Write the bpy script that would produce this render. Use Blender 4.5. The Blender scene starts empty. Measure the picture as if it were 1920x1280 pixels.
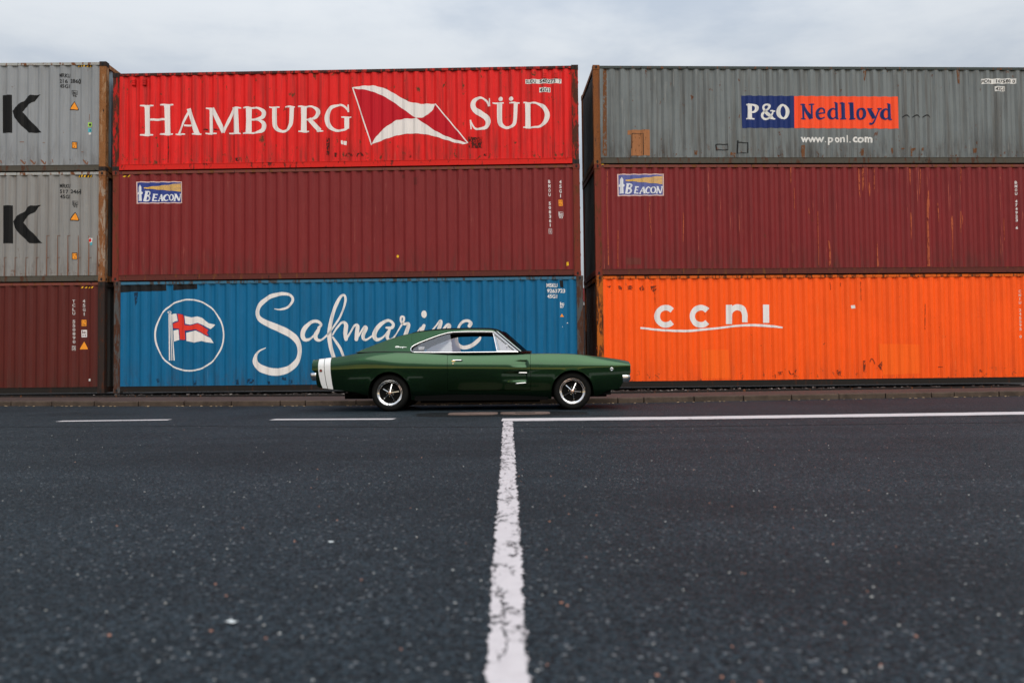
import bpy, bmesh, math, random
from mathutils import Vector, Matrix
from mathutils.geometry import tessellate_polygon
R = math.radians
sc = bpy.context.scene
COL = sc.collection

# ------------------------------------------------------------------ camera, sky, sun, exposure
CAM_H, CAM_PITCH, CAM_ROLL, FPX = 0.6894, 0.0331, 0.0105, 1493.0   # surveyed from the photograph (1920 px wide)
cd = bpy.data.cameras.new('camera'); cam = bpy.data.objects.new('camera', cd); COL.objects.link(cam)
cd.sensor_width = 36.0; cd.lens = FPX/1920*36.0
cam.matrix_world = (Matrix.Translation((0, 0, CAM_H)) @ Matrix.Rotation(math.pi/2 + CAM_PITCH, 4, 'X')
                    @ Matrix.Rotation(-CAM_ROLL, 4, 'Z'))
cd.clip_start = 0.05; cd.clip_end = 2000
cd.dof.use_dof = True; cd.dof.focus_distance = 15.0; cd.dof.aperture_fstop = 2.0
sc.camera = cam
SUN_EL, SUN_AZ = R(42), R(20)          # azimuth: to the right of straight behind the camera
w = bpy.data.worlds.new('World'); sc.world = w; w.use_nodes = True
nt = w.node_tree; nt.nodes.clear(); N = nt.nodes.new; LK = nt.links.new
def nmath(nt, op, a, b=None, clamp=False):
    n = nt.nodes.new('ShaderNodeMath'); n.operation = op; n.use_clamp = clamp
    for i, v in enumerate((a, b)):
        if v is None: continue
        if isinstance(v, (int, float)): n.inputs[i].default_value = v
        else: nt.links.new(v, n.inputs[i])
    return n.outputs[0]
def nmix(nt, fac, a, b, mode='MIX'):
    n = nt.nodes.new('ShaderNodeMix'); n.data_type = 'RGBA'; n.blend_type = mode; n.clamp_factor = True
    for i, v in ((0, fac), (6, a), (7, b)):
        if isinstance(v, (int, float)): n.inputs[i].default_value = v
        elif isinstance(v, (tuple, list)): n.inputs[i].default_value = (*v, 1) if len(v) == 3 else v
        else: nt.links.new(v, n.inputs[i])
    return n.outputs[2]
def nramp(nt, fac, p0, p1, smooth=True):
    n = nt.nodes.new('ShaderNodeMapRange'); n.clamp = True
    n.interpolation_type = 'SMOOTHSTEP' if smooth else 'LINEAR'
    nt.links.new(fac, n.inputs[0]); n.inputs[1].default_value = p0; n.inputs[2].default_value = p1
    return n.outputs[0]
def nnoise(nt, vec, scale, detail=4, rough=.55, dist=0, stretch=None, off=0):
    if stretch or off:
        m = nt.nodes.new('ShaderNodeMapping'); nt.links.new(vec, m.inputs[0])
        if stretch: m.inputs[3].default_value = stretch
        m.inputs[1].default_value = (off, off*.7, off*1.3); vec = m.outputs[0]
    n = nt.nodes.new('ShaderNodeTexNoise'); nt.links.new(vec, n.inputs['Vector'])
    n.inputs['Scale'].default_value = scale; n.inputs['Detail'].default_value = detail
    n.inputs['Roughness'].default_value = rough; n.inputs['Distortion'].default_value = dist
    return n.outputs[0]
sky = N('ShaderNodeTexSky'); sky.sky_type = 'NISHITA'; sky.sun_disc = False
sky.sun_elevation = SUN_EL; sky.sun_rotation = math.pi - SUN_AZ; sky.air_density = 1.2; sky.dust_density = 1.5
tc = N('ShaderNodeTexCoord'); sep = N('ShaderNodeSeparateXYZ'); LK(tc.outputs['Generated'], sep.inputs[0])
c1 = nnoise(nt, tc.outputs['Generated'], 2.2, 6, .55, .4, (1, 1, 2.6), 3.1)
c2 = nnoise(nt, tc.outputs['Generated'], 6.5, 5, .6, .3, (1, 1, 2.2), 7.7)
cl = nmath(nt, 'ADD', nmath(nt, 'MULTIPLY', c1, .75), nmath(nt, 'MULTIPLY', c2, .25))
cloud = nmix(nt, nramp(nt, cl, .36, .64), (5.2, 5.85, 6.75), (7.75, 8.1, 8.45))
skyc = nmix(nt, .88, sky.outputs[0], cloud)
# an overcast deck is brighter overhead than near the horizon
ovc = nmath(nt, 'ADD', nmath(nt, 'MULTIPLY', nmath(nt, 'MAXIMUM', sep.outputs[2], 0.0), 1.40), .385)
comb = N('ShaderNodeCombineColor')
for i in range(3): LK(ovc, comb.inputs[i])
skyc = nmix(nt, 1.0, skyc, comb.outputs[0], 'MULTIPLY')
# clear yellow evening strip low over the horizon behind the camera, under the cloud deck
strip = nmath(nt, 'MULTIPLY', nmath(nt, 'SUBTRACT', 1.0, nramp(nt, sep.outputs[2], .022, .065)),
              nramp(nt, nmath(nt, 'MULTIPLY', sep.outputs[1], -1.0), .15, .6))
skyc = nmix(nt, nmath(nt, 'MULTIPLY', strip, .9), skyc, (22.0, 15.0, 5.0))
bg = N('ShaderNodeBackground'); bg.inputs[1].default_value = 0.1; LK(skyc, bg.inputs[0])
wo = N('ShaderNodeOutputWorld'); LK(bg.outputs[0], wo.inputs[0])
sd = bpy.data.lights.new('sun', 'SUN'); sd.energy = 1.75; sd.angle = R(65); sd.color = (1, .95, .88)
sun = bpy.data.objects.new('sun', sd); COL.objects.link(sun)
sdir = Vector((math.sin(SUN_AZ)*math.cos(SUN_EL), -math.cos(SUN_AZ)*math.cos(SUN_EL), math.sin(SUN_EL)))
sun.rotation_euler = sdir.to_track_quat('Z', 'Y').to_euler()
sc.view_settings.view_transform = 'Standard'; sc.view_settings.look = 'None'
sc.view_settings.exposure = 0.22; sc.view_settings.gamma = 1.0
sc.render.engine = 'CYCLES'

# ------------------------------------------------------------------ helpers
def tag(o, label=None, cat=None, group=None, kind=None):
    if label: o['label'] = label
    if cat: o['category'] = cat
    if group: o['group'] = group
    if kind: o['kind'] = kind
    return o
def empty(name, loc, rz=0):
    o = bpy.data.objects.new(name, None); COL.objects.link(o)
    o.location = loc; o.rotation_euler = (0, 0, rz); o.empty_display_size = .3
    return o
class MB:
    """collects faces, then links them as one mesh object"""
    def __init__(s): s.v = []; s.f = []; s.m = []
    def add(s, vs, fs, mi=0):
        b = len(s.v); s.v += [tuple(p) for p in vs]
        for f in fs: s.f.append([b+i for i in f]); s.m.append(mi)
        return s
    def box(s, x0, x1, y0, y1, z0, z1, mi=0):
        vs = [(x, y, z) for z in (z0, z1) for y in (y0, y1) for x in (x0, x1)]
        return s.add(vs, [(0, 2, 3, 1), (4, 5, 7, 6), (0, 1, 5, 4), (2, 6, 7, 3), (0, 4, 6, 2), (1, 3, 7, 5)], mi)
    def grid(s, rows, mi=0, flip=False):
        n = len(rows[0]); vs = [p for r in rows for p in r]; fs = []
        for i in range(len(rows)-1):
            for j in range(n-1):
                a = i*n+j; q = (a, a+1, a+n+1, a+n); fs.append(q[::-1] if flip else q)
        return s.add(vs, fs, mi)
    def tube(s, pts, r, n=8, mi=0, caps=True, flat=1.0):
        pts = [Vector(p) for p in pts]; rings = []
        for i, p in enumerate(pts):
            t = (pts[min(i+1, len(pts)-1)] - pts[max(i-1, 0)]).normalized()
            up = Vector((0, 0, 1)) if abs(t.z) < .95 else Vector((1, 0, 0))
            a = t.cross(up).normalized(); b = a.cross(t).normalized()
            rr = r[i] if isinstance(r, (list, tuple)) else r
            rings.append([p + a*rr*flat*math.cos(2*math.pi*k/n) + b*rr*math.sin(2*math.pi*k/n) for k in range(n)])
        vs = [q for g in rings for q in g]; fs = []
        for i in range(len(rings)-1):
            for k in range(n):
                fs.append((i*n+k, i*n+(k+1) % n, (i+1)*n+(k+1) % n, (i+1)*n+k))
        if caps: fs += [tuple(range(n))[::-1], tuple(range((len(rings)-1)*n, len(rings)*n))]
        return s.add(vs, fs, mi)
    def lathe(s, prof, c, n=48, mi=0, sgn=1):
        """prof: (radius, offset along -y*sgn) pairs, spun about the y axis through c"""
        vs = []; fs = []; m = len(prof)
        for k in range(n):
            a = 2*math.pi*k/n
            for r, o in prof: vs.append((c[0]+r*math.cos(a), c[1]-o*sgn, c[2]+r*math.sin(a)))
        for k in range(n):
            for i in range(m-1):
                q = (k*m+i, k*m+i+1, ((k+1) % n)*m+i+1, ((k+1) % n)*m+i); fs.append(q if sgn > 0 else q[::-1])
        return s.add(vs, fs, mi)
    def build(s, name, mats, parent=None, smooth=False, sharp=None):
        me = bpy.data.meshes.new(name); me.from_pydata(s.v, [], s.f)
        for m in (mats if isinstance(mats, (list, tuple)) else [mats]): me.materials.append(m)
        me.polygons.foreach_set('material_index', s.m)
        if smooth:
            me.polygons.foreach_set('use_smooth', [True]*len(me.polygons))
        bm = bmesh.new(); bm.from_mesh(me)
        bmesh.ops.remove_doubles(bm, verts=bm.verts, dist=1e-5)
        bmesh.ops.recalc_face_normals(bm, faces=bm.faces)
        if smooth:
            lim = R(sharp or 40)
            for e in bm.edges:
                if len(e.link_faces) == 2 and e.calc_face_angle(0) > lim: e.smooth = False
        bm.to_mesh(me); bm.free(); me.update()
        o = bpy.data.objects.new(name, me); COL.objects.link(o)
        if parent: o.parent = parent
        return o
def spline(pts):
    """smooth 1-D function through (x, y) points"""
    xs = [p[0] for p in pts]; ys = [p[1] for p in pts]; n = len(xs); ms = []
    d = [(ys[i+1]-ys[i])/(xs[i+1]-xs[i]) for i in range(n-1)]
    for i in range(n):
        if i == 0: ms.append(d[0])
        elif i == n-1: ms.append(d[-1])
        elif d[i-1]*d[i] <= 0: ms.append(0)
        else: ms.append(2*d[i-1]*d[i]/(d[i-1]+d[i]))
    def f(x):
        if x <= xs[0]: return ys[0]+ms[0]*(x-xs[0])*0
        if x >= xs[-1]: return ys[-1]
        i = 0
        while x > xs[i+1]: i += 1
        h = xs[i+1]-xs[i]; t = (x-xs[i])/h
        return ((1+2*t)*(1-t)**2*ys[i] + t*(1-t)**2*h*ms[i] + t*t*(3-2*t)*ys[i+1] + t*t*(t-1)*h*ms[i+1])
    return f
def smooth2d(pts, n=6):
    """Catmull-Rom through 2-D points (extra components are interpolated too)"""
    out = []
    for i in range(len(pts)-1):
        p0, p1, p2, p3 = pts[max(i-1, 0)], pts[i], pts[i+1], pts[min(i+2, len(pts)-1)]
        for k in range(n):
            t = k/n
            out.append(tuple(.5*((2*b)+(-a+c)*t+(2*a-5*b+4*c-d)*t*t+(-a+3*b-3*c+d)*t**3) for a, b, c, d in zip(p0, p1, p2, p3)))
    out.append(tuple(pts[-1])); return out
def sstep(a, b, x):
    t = max(0, min(1, (x-a)/(b-a))); return t*t*(3-2*t)

# ------------------------------------------------------------------ materials
def mat(name, col, rough=.5, metal=0, coat=0, spec=.5):
    m = bpy.data.materials.new(name); m.use_nodes = True
    b = m.node_tree.nodes['Principled BSDF']; b.inputs['Base Color'].default_value = (*col, 1)
    b.inputs['Roughness'].default_value = rough; b.inputs['Metallic'].default_value = metal
    b.inputs['Coat Weight'].default_value = coat; b.inputs['Coat Roughness'].default_value = .03
    b.inputs['Specular IOR Level'].default_value = spec
    return m
def bsdf(m): return m.node_tree, m.node_tree.nodes['Principled BSDF']
def objco(nt):
    n = nt.nodes.new('ShaderNodeTexCoord'); return n.outputs['Object']
def bump(nt, b, h, strength=.3, dist=.01):
    n = nt.nodes.new('ShaderNodeBump'); n.inputs['Strength'].default_value = strength
    n.inputs['Distance'].default_value = dist; nt.links.new(h, n.inputs['Height']); nt.links.new(n.outputs[0], b.inputs['Normal'])
RUST = (.085, .030, .012)
def paint(name, col, seed, rust=.5, streak=(.5, .5, .5), streak_amt=.25, light=(.6, .3, .2), light_amt=.3, rough=.55, ridge=.02, dirt=.35, grime=.45):
    """weathered container paint: rain streaks, scraped ridges, rust spots"""
    m = mat(name, col, rough, spec=.22); nt, b = bsdf(m); co = objco(nt)
    sepn = nt.nodes.new('ShaderNodeSeparateXYZ'); nt.links.new(co, sepn.inputs[0])
    s1 = nnoise(nt, co, 1.0, 5, .6, 0, (9, 1, .35), seed)
    s2 = nnoise(nt, co, 1.0, 4, .6, 0, (38, 1, .9), seed+4)
    big = nnoise(nt, co, .55, 4, .6, 0, (1, 1, 1), seed+9)
    fine = nnoise(nt, co, 45, 3, .6, 0, None, seed)
    c = nmix(nt, nmath(nt, 'MULTIPLY', nramp(nt, s1, .42, .72), streak_amt), col, streak)
    c = nmix(nt, nmath(nt, 'MULTIPLY', nramp(nt, big, .40, .75), dirt), c, tuple(x*.62 for x in col))
    # pale scrapes along the outer ridges
    rid = nmath(nt, 'LESS_THAN', sepn.outputs[1], ridge)
    sc1 = nmath(nt, 'MULTIPLY', nmath(nt, 'MULTIPLY', nramp(nt, s2, .60, .68), nramp(nt, big, .50, .62)), rid)
    c = nmix(nt, nmath(nt, 'MULTIPLY', sc1, light_amt), c, light)
    dk = nmath(nt, 'MULTIPLY', nramp(nt, s2, .38, .30), .45*dirt/.35)
    c = nmix(nt, dk, c, tuple(x*.45 for x in col))
    # rust: freckles and runs
    r1 = nnoise(nt, co, 3.2, 7, .72, .2, (1.6, 1, 1), seed+2)
    r2 = nnoise(nt, co, 1.0, 6, .7, 0, (16, 1, 1.2), seed+6)
    th = .70-.10*rust
    rf = nmath(nt, 'MAXIMUM', nramp(nt, r1, th, th+.035), nmath(nt, 'MULTIPLY', nramp(nt, r2, th+.02, th+.09), .6))
    edge = nmath(nt, 'MULTIPLY', nramp(nt, nnoise(nt, co, 7.5, 6, .7, .2, (1.3, 1, .9), seed+17), .60, .63), nramp(nt, sepn.outputs[2], .62, .20))
    rf = nmath(nt, 'MAXIMUM', rf, nmath(nt, 'MULTIPLY', edge, min(1, rust*2.2)))
    rc = nmix(nt, fine, (.030, .012, .008), (.20, .07, .025))
    c = nmix(nt, nmath(nt, 'MULTIPLY', rf, min(1, .35+rust)), c, rc)
    gr = nmath(nt, 'MULTIPLY', nramp(nt, nnoise(nt, co, 1.0, 6, .7, .2, (7, 1, 1.1), seed+13), .40, .70), nramp(nt, sepn.outputs[2], 1.1, .15))
    c = nmix(nt, nmath(nt, 'MULTIPLY', gr, grime), c, (.040, .026, .018))
    nt.links.new(c, b.inputs['Base Color'])
    rr = nmath(nt, 'ADD', nmath(nt, 'MULTIPLY', rf, .3), rough); nt.links.new(rr, b.inputs['Roughness'])
    dent = nnoise(nt, co, 1.0, 3, .5, 0, (3.2, 1, 1.3), seed+11)
    bump(nt, b, nmath(nt, 'ADD', nmath(nt, 'MULTIPLY', fine, .08), nmath(nt, 'MULTIPLY', dent, 1.0)), .4, .045)
    return m
def rusty(name, col, seed, amt=.5, rustc=(.16, .055, .018)):
    """flaking frame steel"""
    m = mat(name, col, .75, spec=.15); nt, b = bsdf(m); co = objco(nt)
    n1 = nnoise(nt, co, 1.0, 7, .72, .3, (9, 9, 2.2), seed); n2 = nnoise(nt, co, 40, 3, .6, 0, None, seed)
    n3 = nnoise(nt, co, 1.0, 6, .7, .2, (14, 14, 5), seed+5)
    f = nramp(nt, n1, .62-.3*amt, .70-.3*amt)
    c = nmix(nt, f, col, nmix(nt, n2, tuple(x*.35 for x in rustc), tuple(min(1, x*1.6) for x in rustc)))
    c = nmix(nt, nramp(nt, n3, .60, .66), c, (.02, .014, .011))
    nt.links.new(c, b.inputs['Base Color']); bump(nt, b, n1, .5, .01)
    return m
def sign(name, col, seed=1, wear=.5, under=(.12, .05, .03), rough=.5, sc_=6):
    """painted lettering / sticker, a little chipped and rain-streaked"""
    m = mat(name, col, rough, spec=.12); nt, b = bsdf(m); co = objco(nt)
    n1 = nnoise(nt, co, sc_, 7, .75, .3, (1.6, 1, .8), seed); s1 = nnoise(nt, co, 1.0, 4, .6, 0, (30, 1, 1.0), seed+3)
    c = nmix(nt, nmath(nt, 'MULTIPLY', nramp(nt, s1, .45, .75), .28), col, tuple(x*.6 for x in col))
    c = nmix(nt, nramp(nt, n1, .72-.06*wear, .75-.06*wear), c, under)
    nt.links.new(c, b.inputs['Base Color']); return m

# ------------------------------------------------------------------ ground, road, kerb, pavement
rnd = random.Random(7)
def asphalt(name, base, light, seed, sparkle=.35):
    m = mat(name, base, .62, spec=.10); nt, b = bsdf(m); co = objco(nt)
    v = nt.nodes.new('ShaderNodeTexVoronoi'); nt.links.new(co, v.inputs['Vector']); v.inputs['Scale'].default_value = 100
    sp = nt.nodes.new('ShaderNodeSeparateColor'); nt.links.new(v.outputs['Color'], sp.inputs[0])
    v2 = nt.nodes.new('ShaderNodeTexVoronoi'); nt.links.new(co, v2.inputs['Vector']); v2.inputs['Scale'].default_value = 180
    sp2 = nt.nodes.new('ShaderNodeSeparateColor'); nt.links.new(v2.outputs['Color'], sp2.inputs[0])
    pat = nnoise(nt, co, .5, 5, .6, .3, (1, 1, 1), seed); fine = nnoise(nt, co, 30, 4, .7, 0, None, seed)
    lanes = nnoise(nt, co, 1.0, 4, .6, 0, (.10, 1.1, 1), seed+5)
    dark = tuple(x*.35 for x in base)
    c = nmix(nt, nmath(nt, 'POWER', nmath(nt, 'ADD', nmath(nt, 'MULTIPLY', sp.outputs[0], .6), nmath(nt, 'MULTIPLY', sp2.outputs[0], .4)), 2.0), tuple(x*.22 for x in base), tuple(x*2.9 for x in base))
    c = nmix(nt, nmath(nt, 'MULTIPLY', nramp(nt, sp2.outputs[1], .945, .965), sparkle), c, light)
    c = nmix(nt, nmath(nt, 'MULTIPLY', nramp(nt, sp.outputs[2], .984, .988), sparkle*1.3), c, tuple(min(1, x*1.8) for x in light))
    c = nmix(nt, nmath(nt, 'MULTIPLY', nramp(nt, pat, .42, .70), .42), c, dark)
    c = nmix(nt, nmath(nt, 'MULTIPLY', nramp(nt, lanes, .45, .7), .35), c, dark)
    c = nmix(nt, nmath(nt, 'MULTIPLY', nramp(nt, fine, .5, .8), .2), c, dark)
    nt.links.new(c, b.inputs['Base Color'])
    nt.links.new(nmath(nt, 'ADD', nmath(nt, 'MULTIPLY', sp.outputs[1], .3), .5), b.inputs['Roughness'])
    h = nmath(nt, 'ADD', nmath(nt, 'MULTIPLY', v.outputs['Distance'], -1.0), nmath(nt, 'MULTIPLY', sp.outputs[0], .5))
    bump(nt, b, h, .8, .006); return m
M_ROAD = asphalt('asphalt', (.0165, .0240, .0300), (.17, .175, .18), 3)
M_TAR = asphalt('dark_asphalt', (.008, .0085, .0095), (.04, .04, .04), 8, .2)
def concrete(name, col, seed, sc1=4):
    m = mat(name, col, .8, spec=.15); nt, b = bsdf(m); co = objco(nt)
    a = nnoise(nt, co, sc1, 6, .7, .2, None, seed); f = nnoise(nt, co, 90, 3, .7, 0, None, seed)
    big = nnoise(nt, co, .8, 4, .6, 0, None, seed+3)
    c = nmix(nt, nramp(nt, a, .35, .7), col, tuple(x*.5 for x in col))
    c = nmix(nt, nmath(nt, 'MULTIPLY', nramp(nt, big, .4, .7), .5), c, tuple(x*.55 for x in col))
    c = nmix(nt, nmath(nt, 'MULTIPLY', nramp(nt, f, .5, .8), .5), c, tuple(min(1, x*1.7) for x in col))
    nt.links.new(c, b.inputs['Base Color']); bump(nt, b, f, .4, .004); return m
M_KERB = concrete('kerb_concrete', (.088, .063, .047), 2)
M_PAVE = concrete('pavement_asphalt', (.085, .056, .048), 5, 9)
M_GRAV = concrete('gravel_dirt', (.026, .020, .017), 9, 12)
M_GROUND = concrete('ground_dirt', (.05, .05, .05), 11, 1)
ks = spline([(-60, 29), (-20, 19.3), (-10.8, 16.78), (-8.2, 16.15), (-5.9, 15.68), (-3.7, 15.36), (-1, 15.15), (2.0, 15.14), (3.6, 15.40), (6.8, 15.93), (10.5, 16.47), (24, 18.6), (60, 24.5)])
KX = [-60, -45, -32] + [-24 + i*.5 for i in range(105)] + [32, 45, 60]
def strip(name, m, lo, hi, z, kind='structure'):
    b = MB(); b.grid([[(x, ks(x)+d if isinstance(d, (int, float)) else d(x), zz) for x in KX] for d, zz in ((lo, z), (hi, z))])
    return tag(b.build(name, m), kind=kind)
b = MB(); b.box(-500, 500, -500, 700, -.5, -.012); tag(b.build('ground', M_GROUND), kind='structure')
b = MB(); b.grid([[(x, -150, 0) for x in KX], [(x, -20, 0) for x in KX], [(x, 0, 0) for x in KX], [(x, 8, 0) for x in KX], [(x, ks(x)+.05, 0) for x in KX]])
tag(b.build('road', M_ROAD), kind='structure')
# kerb: metre-long stones with open joints
b = MB(); x = -24.0; i = 0
while x < 28:
    L_ = .978 if i % 7 else .48
    n = 3; xs = [x + L_*k/n for k in range(n+1)]; dz = rnd.uniform(-.004, .004); dy = rnd.uniform(-.006, .006); cz = .100+dz
    prof = [(0, -.05), (0, cz-.014), (.012, cz), (.15, cz), (.15, -.05)]
    rows = [[(xx, ks(xx)+dy+p, z) for p, z in prof] for xx in xs]
    b.grid(rows); b.add([rows[0][k] for k in range(5)], [(0, 1, 2, 3, 4)]); b.add([rows[-1][k] for k in range(5)], [(4, 3, 2, 1, 0)])
    x += L_+.022; i += 1
tag(b.build('kerb', M_KERB), kind='structure')
PV = .098
b = MB(); b.grid([[(x, ks(x)+.02, .04) for x in KX], [(x, ks(x)+.155, .04) for x in KX]])
b.grid([[(x, ks(x)+.152, z) for x in KX] for z in (.04, PV)]); b.grid([[(x, ks(x)+.152, PV) for x in KX], [(x, ks(x)+1.2, PV+.004) for x in KX], [(x, ks(x)+2.45, PV) for x in KX]])
tag(b.build('pavement', M_PAVE), kind='structure')
M_RAIL = rusty('edging_steel', (.016, .014, .013), 3, .15)
b = MB(); b.grid([[(x, ks(x)+d, z) for x in KX] for d, z in ((2.45, .05), (2.45, .135), (2.452, .140), (2.53, .140), (2.53, .05))])
tag(b.build('track_edging', M_RAIL), 'dark steel edging strip along the back of the brown pavement', 'edging')
b = MB(); b.grid([[(x, ks(x)+2.5, .07) for x in KX], [(x, 24, .085) for x in KX], [(x, 120, .08) for x in KX]])
tag(b.build('gravel_bed', M_GRAV), kind='structure')
# loose ballast stones in front of the container stacks
ms = mat('ballast_stone', (.2, .18, .16), .9); nt, bb = bsdf(ms); co = objco(nt)
v = nt.nodes.new('ShaderNodeTexVoronoi'); nt.links.new(co, v.inputs['Vector']); v.inputs['Scale'].default_value = 9
spc = nt.nodes.new('ShaderNodeSeparateColor'); nt.links.new(v.outputs['Color'], spc.inputs[0])
nt.links.new(nmix(nt, nramp(nt, spc.outputs[0], .62, .95), (.045, .033, .028), (.30, .265, .24)), bb.inputs['Base Color'])
b = MB()
def rock(b, x, y, z, r):
    vs = []; fs = []
    for j, (zz, rr) in enumerate(((-.4, .75), (.15, 1.0), (.62, .6))):
        for k in range(6):
            a = k*math.pi/3 + rnd.uniform(-.3, .3); q = r*rr*rnd.uniform(.75, 1.2)
            vs.append((x+q*math.cos(a)*1.25, y+q*math.sin(a), z+zz*r*rnd.uniform(.75, 1.2)))
    for j in range(2):
        for k in range(6): fs.append((j*6+k, j*6+(k+1) % 6, j*6+6+(k+1) % 6, j*6+6+k))
    fs.append(tuple(range(12, 18))); b.add(vs, fs)
for i in range(2600):
    x = rnd.uniform(-13, 15); yb = ks(x)+2.6; y = yb + (20.6-yb)*abs(rnd.gauss(0, .45)) if 20.6 > yb+.2 else yb+rnd.uniform(0, .5)
    if y > 22: continue
    clump = math.sin(x*1.7)+math.sin(x*4.1+1)
    rock(b, x, y, .085+rnd.uniform(-.01, .02), rnd.uniform(.012, .030)*(1.5 if rnd.random() < .10 + .04*clump else 1))
tag(b.build('ballast', ms), kind='stuff')

# road markings
M_LINE = mat('road_paint', (.62, .58, .58), .6, spec=.2); nt, bb = bsdf(M_LINE); co = objco(nt)
n1 = nnoise(nt, co, 9, 6, .7, 0, None, 2); nf = nnoise(nt, co, 60, 4, .7, 0, None, 5)
c = nmix(nt, nmath(nt, 'MULTIPLY', nramp(nt, n1, .4, .75), .4), (.55, .51, .51), (.36, .33, .33))
c = nmix(nt, nramp(nt, nf, .66, .70), c, (.06, .06, .065)); nt.links.new(c, bb.inputs['Base Color'])
# the worn centre line: cracked thick paint
M_CRACK = mat('cracked_road_paint', (.6, .56, .57), .55, spec=.2); nt, bb = bsdf(M_CRACK); co = objco(nt)
mp = nt.nodes.new('ShaderNodeMapping'); nt.links.new(co, mp.inputs[0]); mp.inputs[3].default_value = (1.7, .42, 1)
dn = nt.nodes.new('ShaderNodeTexNoise'); nt.links.new(co, dn.inputs['Vector']); dn.inputs['Scale'].default_value = 26; dn.inputs['Detail'].default_value = 5
ad = nt.nodes.new('ShaderNodeMix'); ad.data_type = 'RGBA'; ad.blend_type = 'LINEAR_LIGHT'; ad.inputs[0].default_value = .06
nt.links.new(mp.outputs[0], ad.inputs[6]); nt.links.new(dn.outputs[1], ad.inputs[7])
vo = nt.nodes.new('ShaderNodeTexVoronoi'); vo.feature = 'DISTANCE_TO_EDGE'; nt.links.new(ad.outputs[2], vo.inputs['Vector']); vo.inputs['Scale'].default_value = 9
brk = nnoise(nt, co, 9, 3, .6, 0, (1, .45, 1), 4); hole = nnoise(nt, co, 26, 5, .65, 0, (1.3, .5, 1), 9)
crk = nmath(nt, 'MULTIPLY', nmath(nt, 'SUBTRACT', 1.0, nramp(nt, vo.outputs[0], .014, .062)), nramp(nt, brk, .40, .50))
crk = nmath(nt, 'MAXIMUM', crk, nmath(nt, 'MULTIPLY', nramp(nt, hole, .645, .665), nramp(nt, brk, .46, .54)))
c = nmix(nt, nmath(nt, 'MULTIPLY', nramp(nt, nnoise(nt, co, 18, 5, .7, 0, None, 3), .4, .75), .35), (.56, .515, .52), (.40, .36, .37))
c = nmix(nt, crk, c, (.028, .03, .032)); nt.links.new(c, bb.inputs['Base Color'])
bump(nt, bb, nmath(nt, 'SUBTRACT', nmath(nt, 'MULTIPLY', hole, .3), crk), .6, .006)
def wavy(b, a, c, wid0, wid1, n, rag, z=.004, seed=1):
    """painted strip from a to c with ragged long edges"""
    rr = random.Random(seed); a = Vector(a); c = Vector(c); d = (c-a).normalized(); nn = Vector((-d.y, d.x)); rows = []
    lo = [0, 0]
    for i in range(n+1):
        t = i/n; p = a.lerp(c, t); wd = wid0+(wid1-wid0)*t
        for k in (0, 1): lo[k] = lo[k]*.72 + rr.uniform(-rag, rag)
        q = p + nn*(wd/2+lo[0]); s = p - nn*(wd/2+lo[1])
        rows.append([(q.x, q.y, z), (p.x, p.y, z+.0015), (s.x, s.y, z)])
    b.grid(rows); return b
mk = MB(); wavy(mk, (-6.42, 11.30), (-4.88, 11.36), .21, .21, 30, .006, seed=1)
wavy(mk, (-3.36, 11.17), (-1.63, 11.0), .25, .25, 30, .006, seed=2)
tag(mk.build('lane_dash', M_LINE), kind='structure')
mk = MB(); wavy(mk, (-.145, 10.60), (2.3, 10.56), .56, .56, 40, .01, seed=3); wavy(mk, (2.3, 10.56), (4.6, 10.70), .56, .58, 40, .01, seed=4)
wavy(mk, (4.6, 10.70), (7.3, 10.88), .58, .58, 40, .01, seed=5); wavy(mk, (7.3, 10.88), (16, 11.5), .58, .58, 60, .01, seed=6)
tag(mk.build('edge_line', M_LINE), kind='structure')
mk = MB(); wavy(mk, (-.062, 10.27), (-.035, 5.0), .122, .104, 420, .0060, seed=7); wavy(mk, (-.035, 4.998), (-.014, .6), .102, .096, 700, .0054, seed=8)
wavy(mk, (-.014, .598), (.02, -6), .100, .10, 100, .003, seed=9)
tag(mk.build('centre_line', M_CRACK), kind='structure')
mk = MB(); pts = [(-30, 11.4), (-4.13, 10.05), (-2.05, 9.62), (-.13, 9.3), (1.93, 9.1), (5.87, 9.2), (24, 10.2)]
for i in range(6): wavy(mk, pts[i], pts[i+1], .035, .035, 60, .012, .002, seed=20+i)
tag(mk.build('tar_seam', M_TAR), kind='structure')
# tar patch with two inlet covers set in it
mk = MB(); rr = random.Random(5); ring = []
for k in range(60):
    a = 2*math.pi*k/60; ca, sa = math.cos(a), math.sin(a); e = (abs(ca)**4+abs(sa)**4)**-.25
    ring.append((-.18+1.28*e*ca*(1+rr.uniform(-.05, .05)), 11.98+.60*e*sa*(1+rr.uniform(-.08, .08)), .0025))
mk.add(ring, [tuple(range(60))]); tag(mk.build('tar_patch', M_TAR), kind='structure')
M_COVER = concrete('cover_concrete', (.17, .115, .095), 21, 5)
M_SLOT = mat('dark_slot', (.006, .006, .006), .9)
def cover(x0, x1, slot, label):
    r_ = empty('drain_cover', ((x0+x1)/2, 12.04, 0)); tag(r_, label, 'drain cover')
    hx, hy = (x1-x0)/2, .30; pl = []
    for k in range(48):
        a = 2*math.pi*k/48; ca, sa = math.cos(a), math.sin(a); e = (abs(ca)**5+abs(sa)**5)**-.2
        pl.append((hx*e*ca, hy*e*sa))
    b = MB(); n = len(pl); b.add([(x, y, z) for z in (0, .012) for x, y in pl], [(k, (k+1) % n, n+(k+1) % n, n+k) for k in range(n)] + [tuple(range(n, 2*n))])
    b.build('plate', M_COVER, r_)
    if slot:
        b = MB(); b.box(-.15, .15, -.07, .05, .0122, .0165); b.build('slot', M_SLOT, r_)
cover(-.97, -.225, False, 'plain brown drain cover in the road beneath the car')
cover(-.185, .56, True, 'brown drain cover with a dark slot, in the road beside a plain one')
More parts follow.
